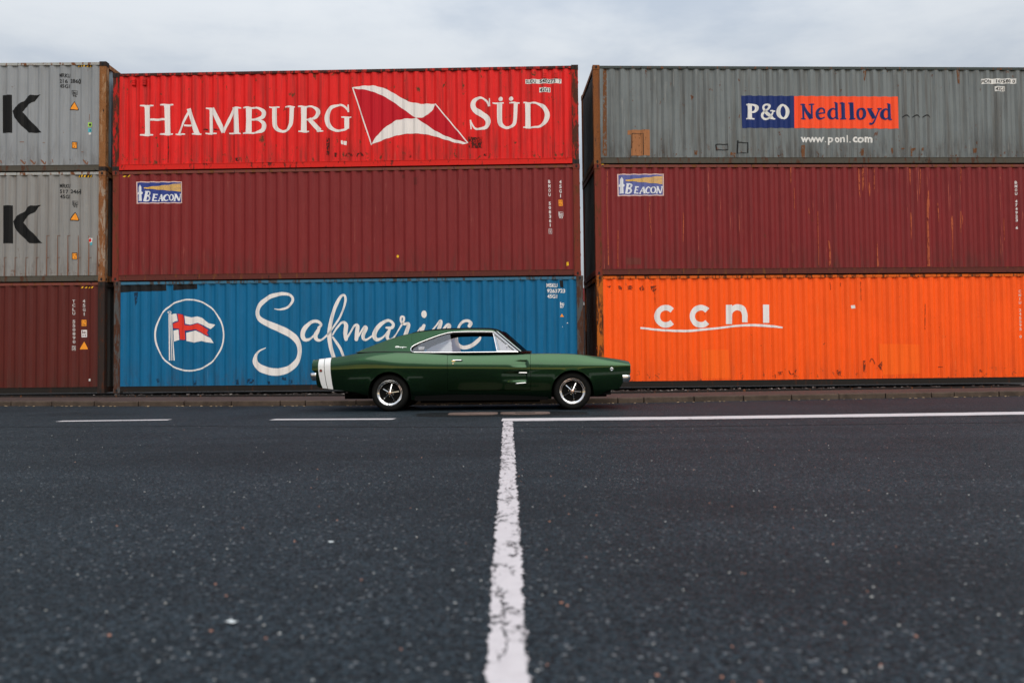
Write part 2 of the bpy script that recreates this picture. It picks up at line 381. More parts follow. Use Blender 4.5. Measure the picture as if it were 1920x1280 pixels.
# grit, leaf scraps and crumbs lying on the road
def flakes(name, m, n, area, sz, z, seed):
    rr = random.Random(seed); b = MB()
    for i in range(n):
        x, y = area(rr); s = rr.uniform(*sz); a0 = rr.uniform(0, 6.3); k = rr.choice((4, 5, 6))
        top = [(x+s*rr.uniform(.6, 1.2)*math.cos(a0+6.283*j/k)*1.3, y+s*rr.uniform(.6, 1.2)*math.sin(a0+6.283*j/k), z+s*rr.uniform(.15, .5)) for j in range(k)]
        bot = [(p[0], p[1], z-.002) for p in top]
        b.add(bot+top, [(j, (j+1) % k, k+(j+1) % k, k+j) for j in range(k)]+[tuple(range(k, 2*k))])
    return tag(b.build(name, m), kind='stuff')
def near(rr):
    y = 1.3+9*rr.random()**1.5; return rr.uniform(-.75, .75)*y, y
def nearr(rr):
    y = 1.5+8*rr.random()**1.4; return rr.uniform(.0, .5)*y if rr.random() < .75 else rr.uniform(-.6, 0)*y, y
flakes('leaf_scraps', mat('leaf_scrap', (.42, .20, .14), .7), 110, nearr, (.0020, .0042), .003, 1)
flakes('pale_grit', mat('pale_grit', (.5, .5, .48), .6), 320, near, (.0014, .0034), .003, 2)
M_SCRAP = mat('scrap_paper', (.55, .58, .58), .8)
def scrap(x, y, s, seed, label):
    rr = random.Random(seed); b = MB(); rows = [[(s*(i/3-.5)*1.6+rr.uniform(-.1, .1)*s, s*(j/2-.5)+rr.uniform(-.1, .1)*s, .004+s*rr.uniform(.02, .32)) for j in range(3)] for i in range(4)]
    b.grid(rows); o = b.build('paper_scrap', M_SCRAP, None, True); o.location = (x, y, 0); tag(o, label, 'litter', 'scraps on the road')
scrap(-.774, 2.20, .019, 1, 'crumpled pale paper scrap on the near asphalt, left of the centre line'); scrap(-.730, 3.20, .013, 2, 'tiny pale scrap farther out on the asphalt, towards the car')
def gutter(rr):
    x = rr.uniform(-11, 11); return x, ks(x)-abs(rr.gauss(0, .12))-.02
flakes('gutter_leaves', mat('gutter_leaf', (.40, .28, .16), .8), 130, gutter, (.008, .022), .004, 3)

# ------------------------------------------------------------------ containers
PERIOD, DEPTH, U0 = .278, .036, .165
def prof(u, off=0.0, inv=False):
    t = ((u-U0) % PERIOD)/PERIOD
    if t < .26: d = 0
    elif t < .50: d = (t-.26)/.24
    elif t < .76: d = 1
    else: d = (1-t)/.24
    return d
PB = (0, .26, .50, .76)
PY = .010            # how far the outer ridges sit behind the frame's front face
LEN, WID = 12.192, 2.438
def breaks(a, b, start=U0):
    out = []; k = math.floor((a-start)/PERIOD)-1
    while start+k*PERIOD < b:
        for f in PB:
            u = start+(k+f)*PERIOD
            if a < u < b: out.append(u)
        k += 1
    return out
# where a ray of the surveyed photograph meets a container's front (used to lay out its lettering)
_cp, _sp = math.cos(CAM_PITCH), math.sin(CAM_PITCH); _cr, _sr = math.cos(CAM_ROLL), math.sin(CAM_ROLL)
_F = Vector((0, _cp, _sp)); _U = Vector((0, -_sp, _cp)); _X = Vector((1, 0, 0))
_R2 = _X*_cr-_U*_sr; _U2 = _X*_sr+_U*_cr
def on_panel(c, x, y):
    d = _F*FPX+_R2*(x-960)-_U2*(y-640)
    ca, sa = math.cos(c['yaw_']), math.sin(c['yaw_']); ox, oy, oz = c['org_']
    nx, ny = -sa, ca
    t = (ox*nx+oy*ny+PY)/(d.x*nx+d.y*ny)
    px, py = d.x*t-ox, d.y*t-oy
    return (px*ca+py*sa, CAM_H+d.z*t-oz)
class Z:
    """reads coordinates off an enlarged crop of the photograph"""
    def __init__(s, ox, oy, k): s.o = (ox, oy, k)
    def __call__(s, pts):
        ox, oy, k = s.o; return [(ox+p[0]/k, oy+p[1]/k) + tuple(q/k for q in p[2:]) for p in pts]
def poly(pts):
    t = tessellate_polygon([[Vector((p[0], p[1], 0)) for p in pts]])
    return [(p[0], p[1]) for p in pts], [tuple(f) for f in t]
def ribbon(pts, closed=False, rnd_caps=False):
    n = len(pts); L = []; Rr = []
    for i, (x, y, wd) in enumerate(pts):
        a = pts[(i-1) % n] if closed else pts[max(i-1, 0)]; c = pts[(i+1) % n] if closed else pts[min(i+1, n-1)]
        dx, dy = c[0]-a[0], c[1]-a[1]; l = math.hypot(dx, dy) or 1; nx, ny = -dy/l, dx/l
        L.append((x+nx*wd/2, y+ny*wd/2)); Rr.append((x-nx*wd/2, y-ny*wd/2))
    vs = L+Rr; fs = [(i, (i+1) % n, n+(i+1) % n, n+i) for i in range(n if closed else n-1)]
    if rnd_caps and not closed:
        for e, o in ((0, 1), (n-1, n-2)):
            x, y, wd = pts[e]; dx, dy = x-pts[o][0], y-pts[o][1]; a0 = math.atan2(dy, dx); b0 = len(vs); ks_ = 7
            for k in range(ks_): a = a0-math.pi/2+math.pi*k/(ks_-1); vs.append((x+wd/2*math.cos(a), y+wd/2*math.sin(a)))
            fs.append(tuple(range(b0, b0+ks_)))
    return vs, fs
def ellipse(cx, cy, rx, ry, n=28): return poly([(cx+rx*math.cos(6.28318*k/n), cy+ry*math.sin(6.28318*k/n)) for k in range(n)])
def ring(cx, cy, rx, ry, ws, wt, n=44):
    return ribbon([(cx+rx*math.cos(6.28318*k/n), cy+ry*math.sin(6.28318*k/n), wt+(ws-wt)*abs(math.cos(6.28318*k/n))) for k in range(n)], True)
_tc = {}
def glyphs(s, bold=0, shear=0):
    """plain block lettering in Blender's built-in typeface, unit box"""
    key = (s, bold, shear)
    if key not in _tc:
        cu = bpy.data.curves.new('t', 'FONT'); cu.body = s; cu.offset = bold; cu.shear = shear; cu.resolution_u = 3; cu.fill_mode = 'FRONT'
        o = bpy.data.objects.new('t', cu); COL.objects.link(o); dg = bpy.context.evaluated_depsgraph_get()
        me = bpy.data.meshes.new_from_object(o.evaluated_get(dg)); vs = [(v.co.x, v.co.y) for v in me.vertices]; fs = [tuple(p.vertices) for p in me.polygons]
        bpy.data.objects.remove(o); bpy.data.curves.remove(cu); bpy.data.meshes.remove(me)
        x0 = min(v[0] for v in vs); x1 = max(v[0] for v in vs); y0 = min(v[1] for v in vs); y1 = max(v[1] for v in vs)
        _tc[key] = ([((x-x0)/(x1-x0), (y-y0)/(y1-y0)) for x, y in vs], fs)
    return _tc[key]
def text(s, x0, x1, ytop, ybot, bold=0, shear=0, slope=0):
    vs, fs = glyphs(s, bold, shear)
    return [(x0+u*(x1-x0), ybot+v*(ytop-ybot)+slope*u*(x1-x0)) for u, v in vs], fs
def vtext(s, xc, wd, y0, y1, bold=.01, lean=0):
    out = []; n = len(s); st = (y1-y0)/n
    for i, ch in enumerate(s):
        if ch == ' ': continue
        yy = y0+st*i; xx = xc+lean*i/n; wdt = wd*(.35 if ch in '1I' else 1)
        out.append(text(ch, xx-wdt/2, xx+wdt/2, yy+st*.08, yy+st*.84, bold))
    return out
def decal(c, name, items, mats, layer=0, flat=False, wear=False):
    """paint / stickers: flat artwork cut at every fold of the corrugation and laid on it"""
    if not isinstance(mats, (list, tuple)): mats = [mats]
    bm = bmesh.new()
    for i, it in enumerate(items):
        mi, (vs, fs) = it if isinstance(it[0], int) else (0, it)
        off = i*.00025 if len(items) < 40 else (i % 8)*.00025
        pv = []
        for p in vs:
            u, z = on_panel(c, p[0], p[1]); pv.append(bm.verts.new((u, off, z)))
        for f in fs:
            try: bm.faces.new([pv[k] for k in f]).material_index = mi
            except ValueError: pass
    us = [v.co.x for v in bm.verts]
    for u in breaks(min(us), max(us), c['start_']):
        bmesh.ops.bisect_plane(bm, geom=bm.verts[:]+bm.edges[:]+bm.faces[:], plane_co=(u, 0, 0), plane_no=(1, 0, 0), dist=1e-5)
    for v in bm.verts:
        d = 0 if flat else prof(v.co.x-(c['start_']-U0))*DEPTH
        v.co.y = (-.0035 if flat else PY+d-.0028) - layer*.0015 - v.co.y
    for f in bm.faces:
        f.normal_update()
        if f.normal.y > 0: f.normal_flip()
    if wear or name in WEAR:            # stains and scrapes belong to the panel's own mesh
        me = c['panel'].data; k = len(me.materials)
        for f in bm.faces: f.material_index += k
        for m in mats: me.materials.append(m)
        bm.from_mesh(me); bm.to_mesh(me); bm.free(); me.update(); return c['panel']
    me = bpy.data.meshes.new(name); bm.to_mesh(me); bm.free()
    for m in mats: me.materials.append(m)
    o = bpy.data.objects.new(name, me); COL.objects.link(o); o.parent = c['root']; return o
WEAR = ('rust_stain', 'rust_scrape', 'rust_run', 'scuff', 'scraped_outline', 'faded_patch', 'repaint_patch', 'repair_patch', 'small_marking')
M_HOLE = mat('casting_hole', (.005, .005, .005), .9)
def casting(b, x0, x1, y0, y1, z0, z1):
    b.box(x0, x1, y0, y1, z0, z1)
    xm, zm = (x0+x1)/2, (z0+z1)/2
    b.add([(xm+.028*math.cos(a*math.pi/8), y0-.0015, zm+.042*math.sin(a*math.pi/8)) for a in range(16)], [tuple(range(16))], 1)
    ym = (y0+y1)/2
    for xx, s in ((x0-.0015, 1), (x1+.0015, -1)):
        b.add([(xx, ym+.03*math.cos(a*math.pi/8), zm+.045*math.sin(a*math.pi/8)) for a in range(16)], [tuple(range(16))], 1)
def container(label, org, yaw, H, m_panel, m_frame, m_top, m_bot, m_end, vents=(), group='shipping containers stacked along the kerb', start=U0, m_cast=None):
    r_ = empty('shipping_container', org, yaw); tag(r_, label, 'shipping container', group)
    c = {'root': r_, 'org_': org, 'yaw_': yaw, 'start_': start, 'H': H}
    zb, zt = .165, H-.085
    for side in (1, 0):                       # long corrugated sides
        b = MB(); xs = [.155]+breaks(.155, LEN-.155, start)+[LEN-.155]
        yy = lambda u: PY+prof(u-(start-U0))*DEPTH
        if side: yf = lambda u: WID-yy(u)
        else: yf = yy
        b.grid([[(u, yf(u), z) for u in xs] for z in (zb, zb+.02, zb+(zt-zb)*.33, zb+(zt-zb)*.66, zt-.02, zt)], flip=bool(side)); c['panel'] = b.build('side_panel', m_panel, r_)
        y0, y1 = (0, .06) if side == 0 else (WID-.06, WID)
        b = MB(); b.box(.178, LEN-.178, y0+.002, y1-.002, H-.088, H-.018); b.build('top_rail', m_top, r_)
        b = MB(); b.box(.178, LEN-.178, y0+.003, y1-.003, .022, .158)
        b.box(.178, LEN-.178, (y0-.004 if side == 0 else y1-.03), (y0+.03 if side == 0 else y1+.004), .158, .168)
        b.build('bottom_rail', m_bot, r_)
    for end in (0, 1):
        b = MB(); x0 = .035 if end == 0 else LEN-.035; s = 1 if end == 0 else -1; ys = [.16]; y = .16; k = 0
        rows = []
        pr = [(.16, 0)]
        y = .2
        while y < WID-.3:
            pr += [(y, 0), (y+.04, 1), (y+.11, 1), (y+.15, 0)]; y += .25
        pr += [(WID-.16, 0)]
        b.grid([[(x0+s*d*.045, y, z) for y, d in pr] for z in (.16, H-.12)], flip=bool(end)); b.build('end_panel', m_end, r_)
        xa, xb = (.004, .10) if end == 0 else (LEN-.10, LEN-.004)
        b = MB(); b.box(xa, xb, .165, WID-.165, H-.125, H-.02); b.build('end_rail', m_frame, r_)
        b = MB(); b.box(xa, xb, .165, WID-.165, .02, .165); b.build('end_sill', m_frame, r_)
        for side in (0, 1):
            xa, xb = (0.003, .158) if end == 0 else (LEN-.158, LEN-.003); ya, yb = (.003, .16) if side == 0 else (WID-.16, WID-.003)
            b = MB(); b.box(xa, xb, ya, yb, .118, H-.118)
            if side == 0:   # folded post: a raised lip along the panel and lashing rings on the outer edge
                xe = .158 if end == 0 else LEN-.158
                b.box(xe-.012, xe+.012, -.004, .03, .12, H-.12)
                xo = -.006 if end == 0 else LEN-.012
                for q in (.18, .38, .60, .82): b.box(xo, xo+.018, .03, .075, H*q, H*q+.05)
            b.build('corner_post', m_frame, r_)
            for z0 in (0, H-.118):
                xa, xb = (-.004, .174) if end == 0 else (LEN-.174, LEN+.004); ya, yb = (-.006, .156) if side == 0 else (WID-.156, WID+.006)
                b = MB(); casting(b, xa, xb, ya, yb, z0+(.0 if z0 else .002), z0+(.118 if z0 else .118)); b.build('corner_casting', [m_cast or m_frame, M_HOLE], r_)
    b = MB(); b.box(.1, LEN-.1, .061, WID-.061, H-.045, H-.028); b.build('roof', m_top, r_)
    b = MB(); b.box(.1, LEN-.1, .061, WID-.061, .08, .15); b.build('floor', m_bot, r_)
    for u in vents:                           # small louvred vent boxes under the top rail
        b = MB(); b.box(u-.045, u+.045, PY-.022, PY+.03, H-.34, H-.17)
        for k in range(3): b.box(u-.038, u+.038, PY-.030, PY-.022, H-.32+.05*k, H-.30+.05*k)
        b.build('vent', m_panel, r_)
    return c
Z0 = .1449
L1, L2 = Z0+2.896, Z0+5.792
def place(ref, yaw, z, right=False, dx=0):
    x, y = ref
    if right: x -= LEN*math.cos(yaw); y -= LEN*math.sin(yaw)
    return (x+dx*math.cos(yaw), y+dx*math.sin(yaw), z)
MR, MY = (-10.3731, 20.6595), -.0191
GR, GY = (2.1741, 20.4516), .0380
KR, KY = (-10.5777, 20.6468), .0062
F_RED = rusty('frame_red', (.42, .016, .011), 1, .62, (.075, .022, .012))
F_MAR = rusty('frame_maroon', (.17, .030, .018), 2, .32, (.12, .035, .014))
F_BLU = rusty('frame_blue_grey', (.075, .075, .075), 3, .55, (.07, .03, .018))
F_GRY = rusty('frame_grey_rusted', (.15, .058, .026), 4, .75, (.20, .068, .02))
F_ORA = rusty('frame_orange', (.42, .105, .012), 5, .55, (.10, .03, .01))
F_MAE = rusty('frame_pale_rusted', (.30, .22, .16), 6, .6, (.22, .085, .03))
F_DRK = rusty('frame_dark', (.030, .020, .017), 7, .3, (.06, .02, .01))
B_DRK = rusty('rail_dark', (.018, .015, .013), 8, .15, (.05, .02, .012))
B_GRY = rusty('rail_olive', (.075, .066, .052), 9, .25, (.08, .035, .02))
B_MAR = rusty('rail_maroon', (.105, .026, .020), 10, .2)
B_RED = rusty('rail_red', (.62, .020, .014), 11, .15, (.10, .02, .014))
T_RED = rusty('top_rail_red', (.40, .020, .014), 12, .6, (.05, .016, .012))
T_MAR = rusty('top_rail_maroon', (.17, .048, .036), 13, .35)
T_GRY = rusty('top_rail_grey', (.055, .066, .062), 14, .2)
T_BLU = rusty('top_rail_blue', (.045, .14, .22), 15, .4, (.06, .05, .045))
T_ORA = rusty('top_rail_orange', (.62, .11, .012), 16, .45, (.10, .03, .01))
T_MAE = rusty('top_rail_pale', (.34, .34, .32), 17, .3)
E_DRK = paint('end_dark', (.040, .038, .038), 30, .4, (.07, .065, .06), .6)
E_PAL = paint('end_pale', (.20, .25, .29), 31, .3, (.3, .3, .3), .3)
E_RED = paint('end_rust', (.060, .022, .016), 32, .4)
P_RED = paint('paint_red', (.74, .010, .008), 40, .85, (.30, .011, .008), .9, (.85, .12, .08), .55, dirt=.4)
P_BM1 = paint('paint_maroon', (.182, .015, .015), 41, .15, (.210, .024, .022), .5, (.42, .13, .09), .55, dirt=.25)
P_BM2 = paint('paint_maroon_scraped', (.190, .014, .015), 42, .35, (.135, .016, .015), .6, (.50, .13, .07), .9, dirt=.3)
P_BLU = paint('paint_blue', (.001, .122, .268), 43, .25, (.003, .080, .165), .55, (.14, .27, .42), .3, dirt=.35)
P_GRY = paint('paint_grey', (.165, .182, .182), 44, .7, (.085, .080, .072), .85, (.40, .38, .35), .8, dirt=.6, grime=.7)
P_ORA = paint('paint_orange', (.97, .098, .004), 45, .38, (.78, .085, .006), .5, (.95, .22, .06), .5, dirt=.22, grime=.25)
P_MA1 = paint('paint_pale_grey', (.265, .275, .285), 46, .30, (.17, .17, .165), .5, (.33, .32, .31), .4, dirt=.25)
P_MA2 = paint('paint_pale_grey_stained', (.250, .242, .230), 47, .42, (.165, .13, .105), .6, (.28, .23, .19), .5, dirt=.3)
P_TCL = paint('paint_brown_red', (.095, .014, .010), 48, .10, (.065, .012, .009), .5, (.3, .1, .06), .3, dirt=.3)
C_BLU = container('blue container with white script lettering and a flag in a ring, behind the car', place(MR, MY, Z0, dx=.03), MY, 2.896, P_BLU, F_BLU, T_BLU, B_DRK, E_DRK)
C_BM1 = container('maroon container between the bright red and the blue container', place(MR, MY, L1, dx=-.02), MY, 2.896, P_BM1, F_MAR, T_MAR, B_MAR, E_DRK)
C_RED = container('bright red container with white serif lettering and a waving flag, topmost of its stack', place(MR, MY, L2, dx=-.03), MY, 2.591, P_RED, F_RED, T_RED, B_RED, E_DRK, (.55, .83, 11.33, 11.62), m_cast=F_DRK)
C_ORA = container('bright orange container with white rounded lettering over a swoosh', place(GR, GY, Z0, dx=.015), GY, 2.896, P_ORA, F_ORA, T_ORA, B_DRK, E_RED)
C_BM2 = container('scraped maroon container above the orange one, under the grey one', place(GR, GY, L1, dx=.005), GY, 2.896, P_BM2, F_MAR, T_MAR, B_MAR, E_DRK)
C_GRY = container('weathered grey container with a blue and orange sign, topmost of its stack', place(GR, GY, L2, dx=.0), GY, 2.591, P_GRY, F_GRY, T_GRY, B_GRY, E_DRK, start=U0+.02)
C_TCL = container('dark brown-red container at the bottom of the stack with the black letter K', place(KR, KY, Z0, True), KY, 2.896, P_TCL, F_DRK, T_MAR, B_DRK, E_DRK)
C_MA2 = container('rust-stained pale grey container with a black K, middle of its stack', place(KR, KY, L1, True), KY, 2.896, P_MA2, F_MAE, T_MAE, B_GRY, E_DRK)
C_MA1 = container('clean pale grey container with a black K, topmost of its stack', place(KR, KY, L2, True), KY, 2.896, P_MA1, rusty('frame_orange_rust', (.33, .19, .10), 18, .75, (.24, .10, .035)), T_MAE, B_GRY, E_PAL, m_cast=F_DRK)

# ------------------------------------------------------------------ lettering, logos and stickers on the containers
W_RED = sign('white_on_red', (.78, .72, .68), 1, .35, (.30, .05, .03)); W_BLU = sign('white_on_blue', (.78, .73, .69), 2, .1, (.35, .25, .2))
W_ORA = sign('white_on_orange', (.78, .76, .74), 3, .1, (.4, .1, .03)); W_GRY = sign('white_on_grey', (.72, .70, .66), 4, 1.0, (.15, .15, .14))
W_MAR = sign('white_on_maroon', (.72, .68, .66), 5, .3, (.2, .05, .04)); BLK = sign('black_lettering', (.007, .007, .007), 6, .1, (.2, .2, .2))
BLK2 = sign('black_stencil', (.014, .014, .015), 7, .2, (.2, .2, .2)); CRIM = sign('crimson', (.50, .008, .018), 8, .2, (.5, .02, .02))
NAVY = sign('navy', (.012, .028, .130), 9, .6, (.10, .11, .14)); SIGO = sign('sign_orange', (.92, .085, .025), 10, .8, (.14, .10, .09))
BCN_B = sign('sticker_blue', (.035, .055, .230), 11, .1); BCN_B2 = sign('sticker_blue_faded', (.110, .125, .320), 12, .3, (.3, .3, .4))
BCN_W = sign('sticker_white', (.72, .72, .75), 13, .1, (.4, .4, .5)); BCN_P = sign('sticker_pink', (.72, .50, .44), 14, .1)
BCN_Y = sign('sticker_yellow', (.82, .48, .09), 15, .1); WARN = sign('warning_orange', (.86, .30, .028), 16, .1); YEL = sign('hazard_yellow', (.80, .44, .02), 17, .6, (.1, .05, .02))
FLAGR = sign('flag_red', (.72, .045, .028), 18, .1); FLAGB = sign('flag_blue', (.02, .035, .16), 19, .1)
GRN = sign('sticker_green', (.36, .60, .10), 20, .1); CYA = sign('sticker_cyan', (.08, .42, .50), 21, .1); RED_ = sign('sticker_red', (.72, .02, .02), 22, .1)
PATCH = sign('rust_patch', (.34, .145, .062), 23, 2.2, (.13, .05, .02), .7, 10); RSTN = sign('rust_scrape', (.035, .014, .010), 24, 3.4, (.55, .012, .010), .7, 18)
TAPE = sign('black_tape', (.012, .012, .013), 25, .1); OPAL = sign('faded_orange', (.95, .125, .012), 26, .1, (.5, .1, .02)); RSTO = sign('rust_run_orange', (.42, .095, .040), 27, 3.2, (.17, .020, .017), .6, 16)
RSTB = sign('rust_band', (.15, .060, .024), 28, 3.0, (.15, .16, .155), .7, 14)
def S(z, *strokes, caps=False): return [ribbon(z(s), False, caps) for s in strokes]
def serif_h(x0, x1, y, t=13, dy=0): return [(x0, y+dy, t*.75), ((x0+x1)/2, y+dy/2, t*1.25), (x1, y, t*.75)]
r1 = Z(210, 110, 4.085)
ham = []
def A_(*s): ham.extend(S(r1, *s))
# H
A_([(268, 362, 46), (268, 385, 39), (269, 470, 39), (270, 560, 39), (270, 584, 46)], serif_h(214, 318, 361, 13), serif_h(214, 316, 585, 13))
A_([(420, 356, 46), (421, 380, 40), (423, 470, 40), (425, 555, 40), (425, 579, 46)], serif_h(366, 470, 354, 13), serif_h(364, 467, 579, 13))
A_([(286, 468, 17), (404, 465, 17)])
# A
A_([(592, 385, 14), (510, 576, 18)], [(584, 381, 30), (650, 578, 38)], [(552, 512, 14), (630, 510, 14)], serif_h(486, 560, 579, 12), serif_h(610, 682, 577, 12))
# M
A_([(757, 380, 28), (757, 478, 26), (759, 572, 28)], serif_h(720, 778, 381, 12), serif_h(716, 802, 574, 12), [(766, 379, 32), (852, 562, 34)], [(936, 376, 22), (852, 568, 20)],
   [(946, 377, 38), (950, 475, 37), (952, 570, 40)], serif_h(920, 986, 376, 12), serif_h(896, 982, 572, 12))
# B
A_([(1047, 374, 42), (1047, 470, 38), (1045, 568, 42)], serif_h(1002, 1062, 374, 12), serif_h(1000, 1062, 570, 12))
A_(smooth2d([(1055, 377, 13), (1110, 378, 15), (1150, 395, 28), (1162, 420, 36), (1148, 447, 28), (1110, 462, 14), (1055, 464, 12)]),
   smooth2d([(1055, 466, 12), (1120, 470, 16), (1155, 490, 30), (1163, 520, 38), (1145, 550, 28), (1100, 567, 15), (1050, 568, 12)]))
# U
A_(smooth2d([(1243, 372, 38), (1243, 470, 38), (1248, 515, 36), (1270, 545, 28), (1305, 556, 20), (1342, 545, 20), (1364, 512, 26), (1372, 470, 28), (1376, 368, 30)]), serif_h(1204, 1284, 373, 12), serif_h(1324, 1398, 368, 12))
# R
A_([(1468, 367, 42), (1468, 460, 38), (1468, 558, 42)], serif_h(1424, 1482, 367, 12), serif_h(1427, 1510, 558, 12),
   smooth2d([(1476, 369, 13), (1530, 368, 15), (1566, 386, 28), (1578, 412, 36), (1562, 442, 28), (1530, 462, 15), (1478, 467, 12)]), [(1508, 462, 30), (1552, 510, 35), (1592, 552, 34)], serif_h(1566, 1618, 555, 11))
# G
A_(smooth2d([(1808, 404, 8), (1795, 380, 16), (1762, 358, 16), (1720, 358, 18), (1672, 382, 30), (1650, 425, 38), (1646, 468, 39), (1660, 512, 36), (1692, 541, 26), (1735, 551, 18), (1775, 546, 16), (1800, 530, 16)]),
   [(1806, 350, 9), (1808, 408, 14)], [(1797, 450, 36), (1797, 534, 34)], serif_h(1756, 1834, 449, 12))
r2 = Z(640, 110, 4.085)
ham += S(r2, smooth2d([(1128, 366, 8), (1114, 326, 15), (1072, 301, 16), (1028, 312, 28), (1008, 348, 36), (1020, 388, 42), (1068, 422, 45), (1110, 450, 44), (1124, 486, 38), (1108, 522, 28), (1064, 538, 17), (1020, 530, 15), (990, 478, 8)]),
         [(1134, 303, 8), (1134, 366, 13)], [(989, 470, 12), (994, 542, 9)],
         smooth2d([(1212, 340, 40), (1212, 450, 38), (1220, 500, 34), (1248, 524, 24), (1280, 526, 20), (1316, 510, 24), (1330, 470, 27), (1336, 338, 30)]), serif_h(1158, 1244, 341, 12), serif_h(1286, 1366, 338, 12),
         [(1428, 338, 42), (1429, 430, 38), (1430, 526, 42)], serif_h(1394, 1442, 338, 12), serif_h(1394, 1442, 527, 12),
         smooth2d([(1432, 340, 13), (1490, 340, 15), (1540, 362, 28), (1572, 405, 37), (1576, 445, 38), (1556, 490, 30), (1510, 520, 16), (1432, 528, 12)]))
for cx_, cy_ in ((1220, 310), (1300, 308)):
    vs, fs = ellipse(cx_, cy_, 17, 17, 16); ham.append((r2(vs), fs))
decal(C_RED, 'lettering', ham, W_RED)
def P(z, pts): return poly(z(pts))
wt = [(85, 222), (120, 212), (200, 206), (245, 206), (300, 217), (360, 240), (430, 282), (510, 327), (560, 338), (610, 346), (680, 346), (718, 345), (700, 390), (664, 428), (620, 450), (570, 454), (520, 420), (450, 370), (380, 320), (300, 275), (200, 240), (90, 228)]
wb = [(230, 658), (262, 602), (300, 557), (360, 507), (420, 472), (480, 460), (575, 456), (640, 498), (720, 553), (800, 593), (880, 622), (970, 645), (930, 655), (860, 640), (780, 615), (700, 590), (620, 575), (540, 572), (460, 580), (380, 600), (300, 630)]
dl = [(95, 232), (200, 242), (300, 278), (380, 322), (450, 372), (520, 422), (568, 455), (480, 458), (420, 470), (360, 505), (300, 555), (260, 600), (230, 652)]
dr = [(718, 352), (705, 395), (668, 430), (620, 454), (580, 458), (640, 496), (720, 551), (800, 591), (880, 620), (965, 643)]
decal(C_RED, 'flag_emblem', [(0, P(r2, dl)), (0, P(r2, dr)), (1, P(r2, wt)), (1, P(r2, wb)), (1, ribbon(r2([(86, 222, 9), (230, 660, 9)]))), (1, ribbon(r2([(717, 345, 9), (970, 646, 9)])))], [CRIM, W_RED], 0)
decal(C_RED, 'id_number', [(0, P(r2, [(1410, 158), (1686, 154), (1686, 188), (1410, 192)])), (0, P(r2, [(1516, 220), (1602, 220), (1602, 256), (1516, 256)])),
      ] + [(1, (r2(v), f)) for v, f in (text('SUDU', 1414, 1492, 160, 188, .028), text('540273', 1518, 1640, 158, 186, .028), text('7', 1666, 1680, 158, 186, .028), text('42G1', 1520, 1598, 223, 253, .028))], [W_GRY, BLK2])
decal(C_RED, 'rust_stain', [P(r1, [(1640, 600), (1668, 610), (1664, 740), (1640, 735)]), P(r1, [(1702, 720), (1722, 716), (1720, 752), (1704, 752)])] +
      [ribbon(r1(smooth2d([(1790+dx, 748, 6), (1795+dx, 726, 7), (1815+dx, 724, 7), (1832+dx, 748, 6)], 4))) for dx in (0, 85)] +
      [ribbon(r2(smooth2d([(dx, 748, 6), (15+dx, 726, 7), (38+dx, 724, 7), (55+dx, 748, 6)], 4))) for dx in (30, 115)] +
      [ribbon(r1([(425, 590, 5), (428, 700, 9), (425, 795, 5)])), P(r2, [(972, 600), (1080, 600), (1078, 684), (976, 682)]), P(r2, [(1092, 728), (1114, 724), (1112, 742), (1090, 742)]), P(r2, [(520, 736), (534, 736), (534, 756), (520, 756)]),
       ribbon(r1([(695, 542, 8), (735, 545, 12)])), ribbon(r1([(780, 542, 8), (815, 545, 9)])), P(r1, [(945, 760), (972, 760), (970, 784), (948, 784)])], [RSTN])
decal(C_RED, 'small_marking', [P(r1, [(1752, 628), (1766, 626), (1770, 658), (1756, 656)]), P(r1, [(1772, 632), (1796, 630), (1794, 662), (1774, 660)])], [W_RED])
# --- grey
g1, g2 = Z(1080, 110, 4.571), Z(1500, 110, 4.571)
PO = S(g1, [(1490, 392, 40), (1490, 450, 35), (1491, 514, 40)], serif_h(1461, 1502, 394, 13), serif_h(1461, 1534, 514, 13), smooth2d([(1498, 395, 13), (1530, 396, 18), (1550, 412, 28), (1548, 438, 28), (1526, 455, 17), (1496, 458, 13)]),
       smooth2d([(1690, 514, 22), (1650, 478, 26), (1618, 440, 24), (1608, 415, 20), (1620, 396, 16), (1642, 392, 16), (1658, 406, 20), (1650, 428, 18), (1620, 452, 18), (1598, 478, 24), (1602, 505, 24), (1630, 516, 18), (1660, 506, 16), (1680, 478, 15), (1692, 450, 12)]), serif_h(1664, 1712, 448, 12), serif_h(1664, 1712, 514, 13))
PO.append(ring(*((1080+1776/4.571), (110+455/4.571)), 40/4.571, 57/4.571, 30/4.571, 15/4.571))
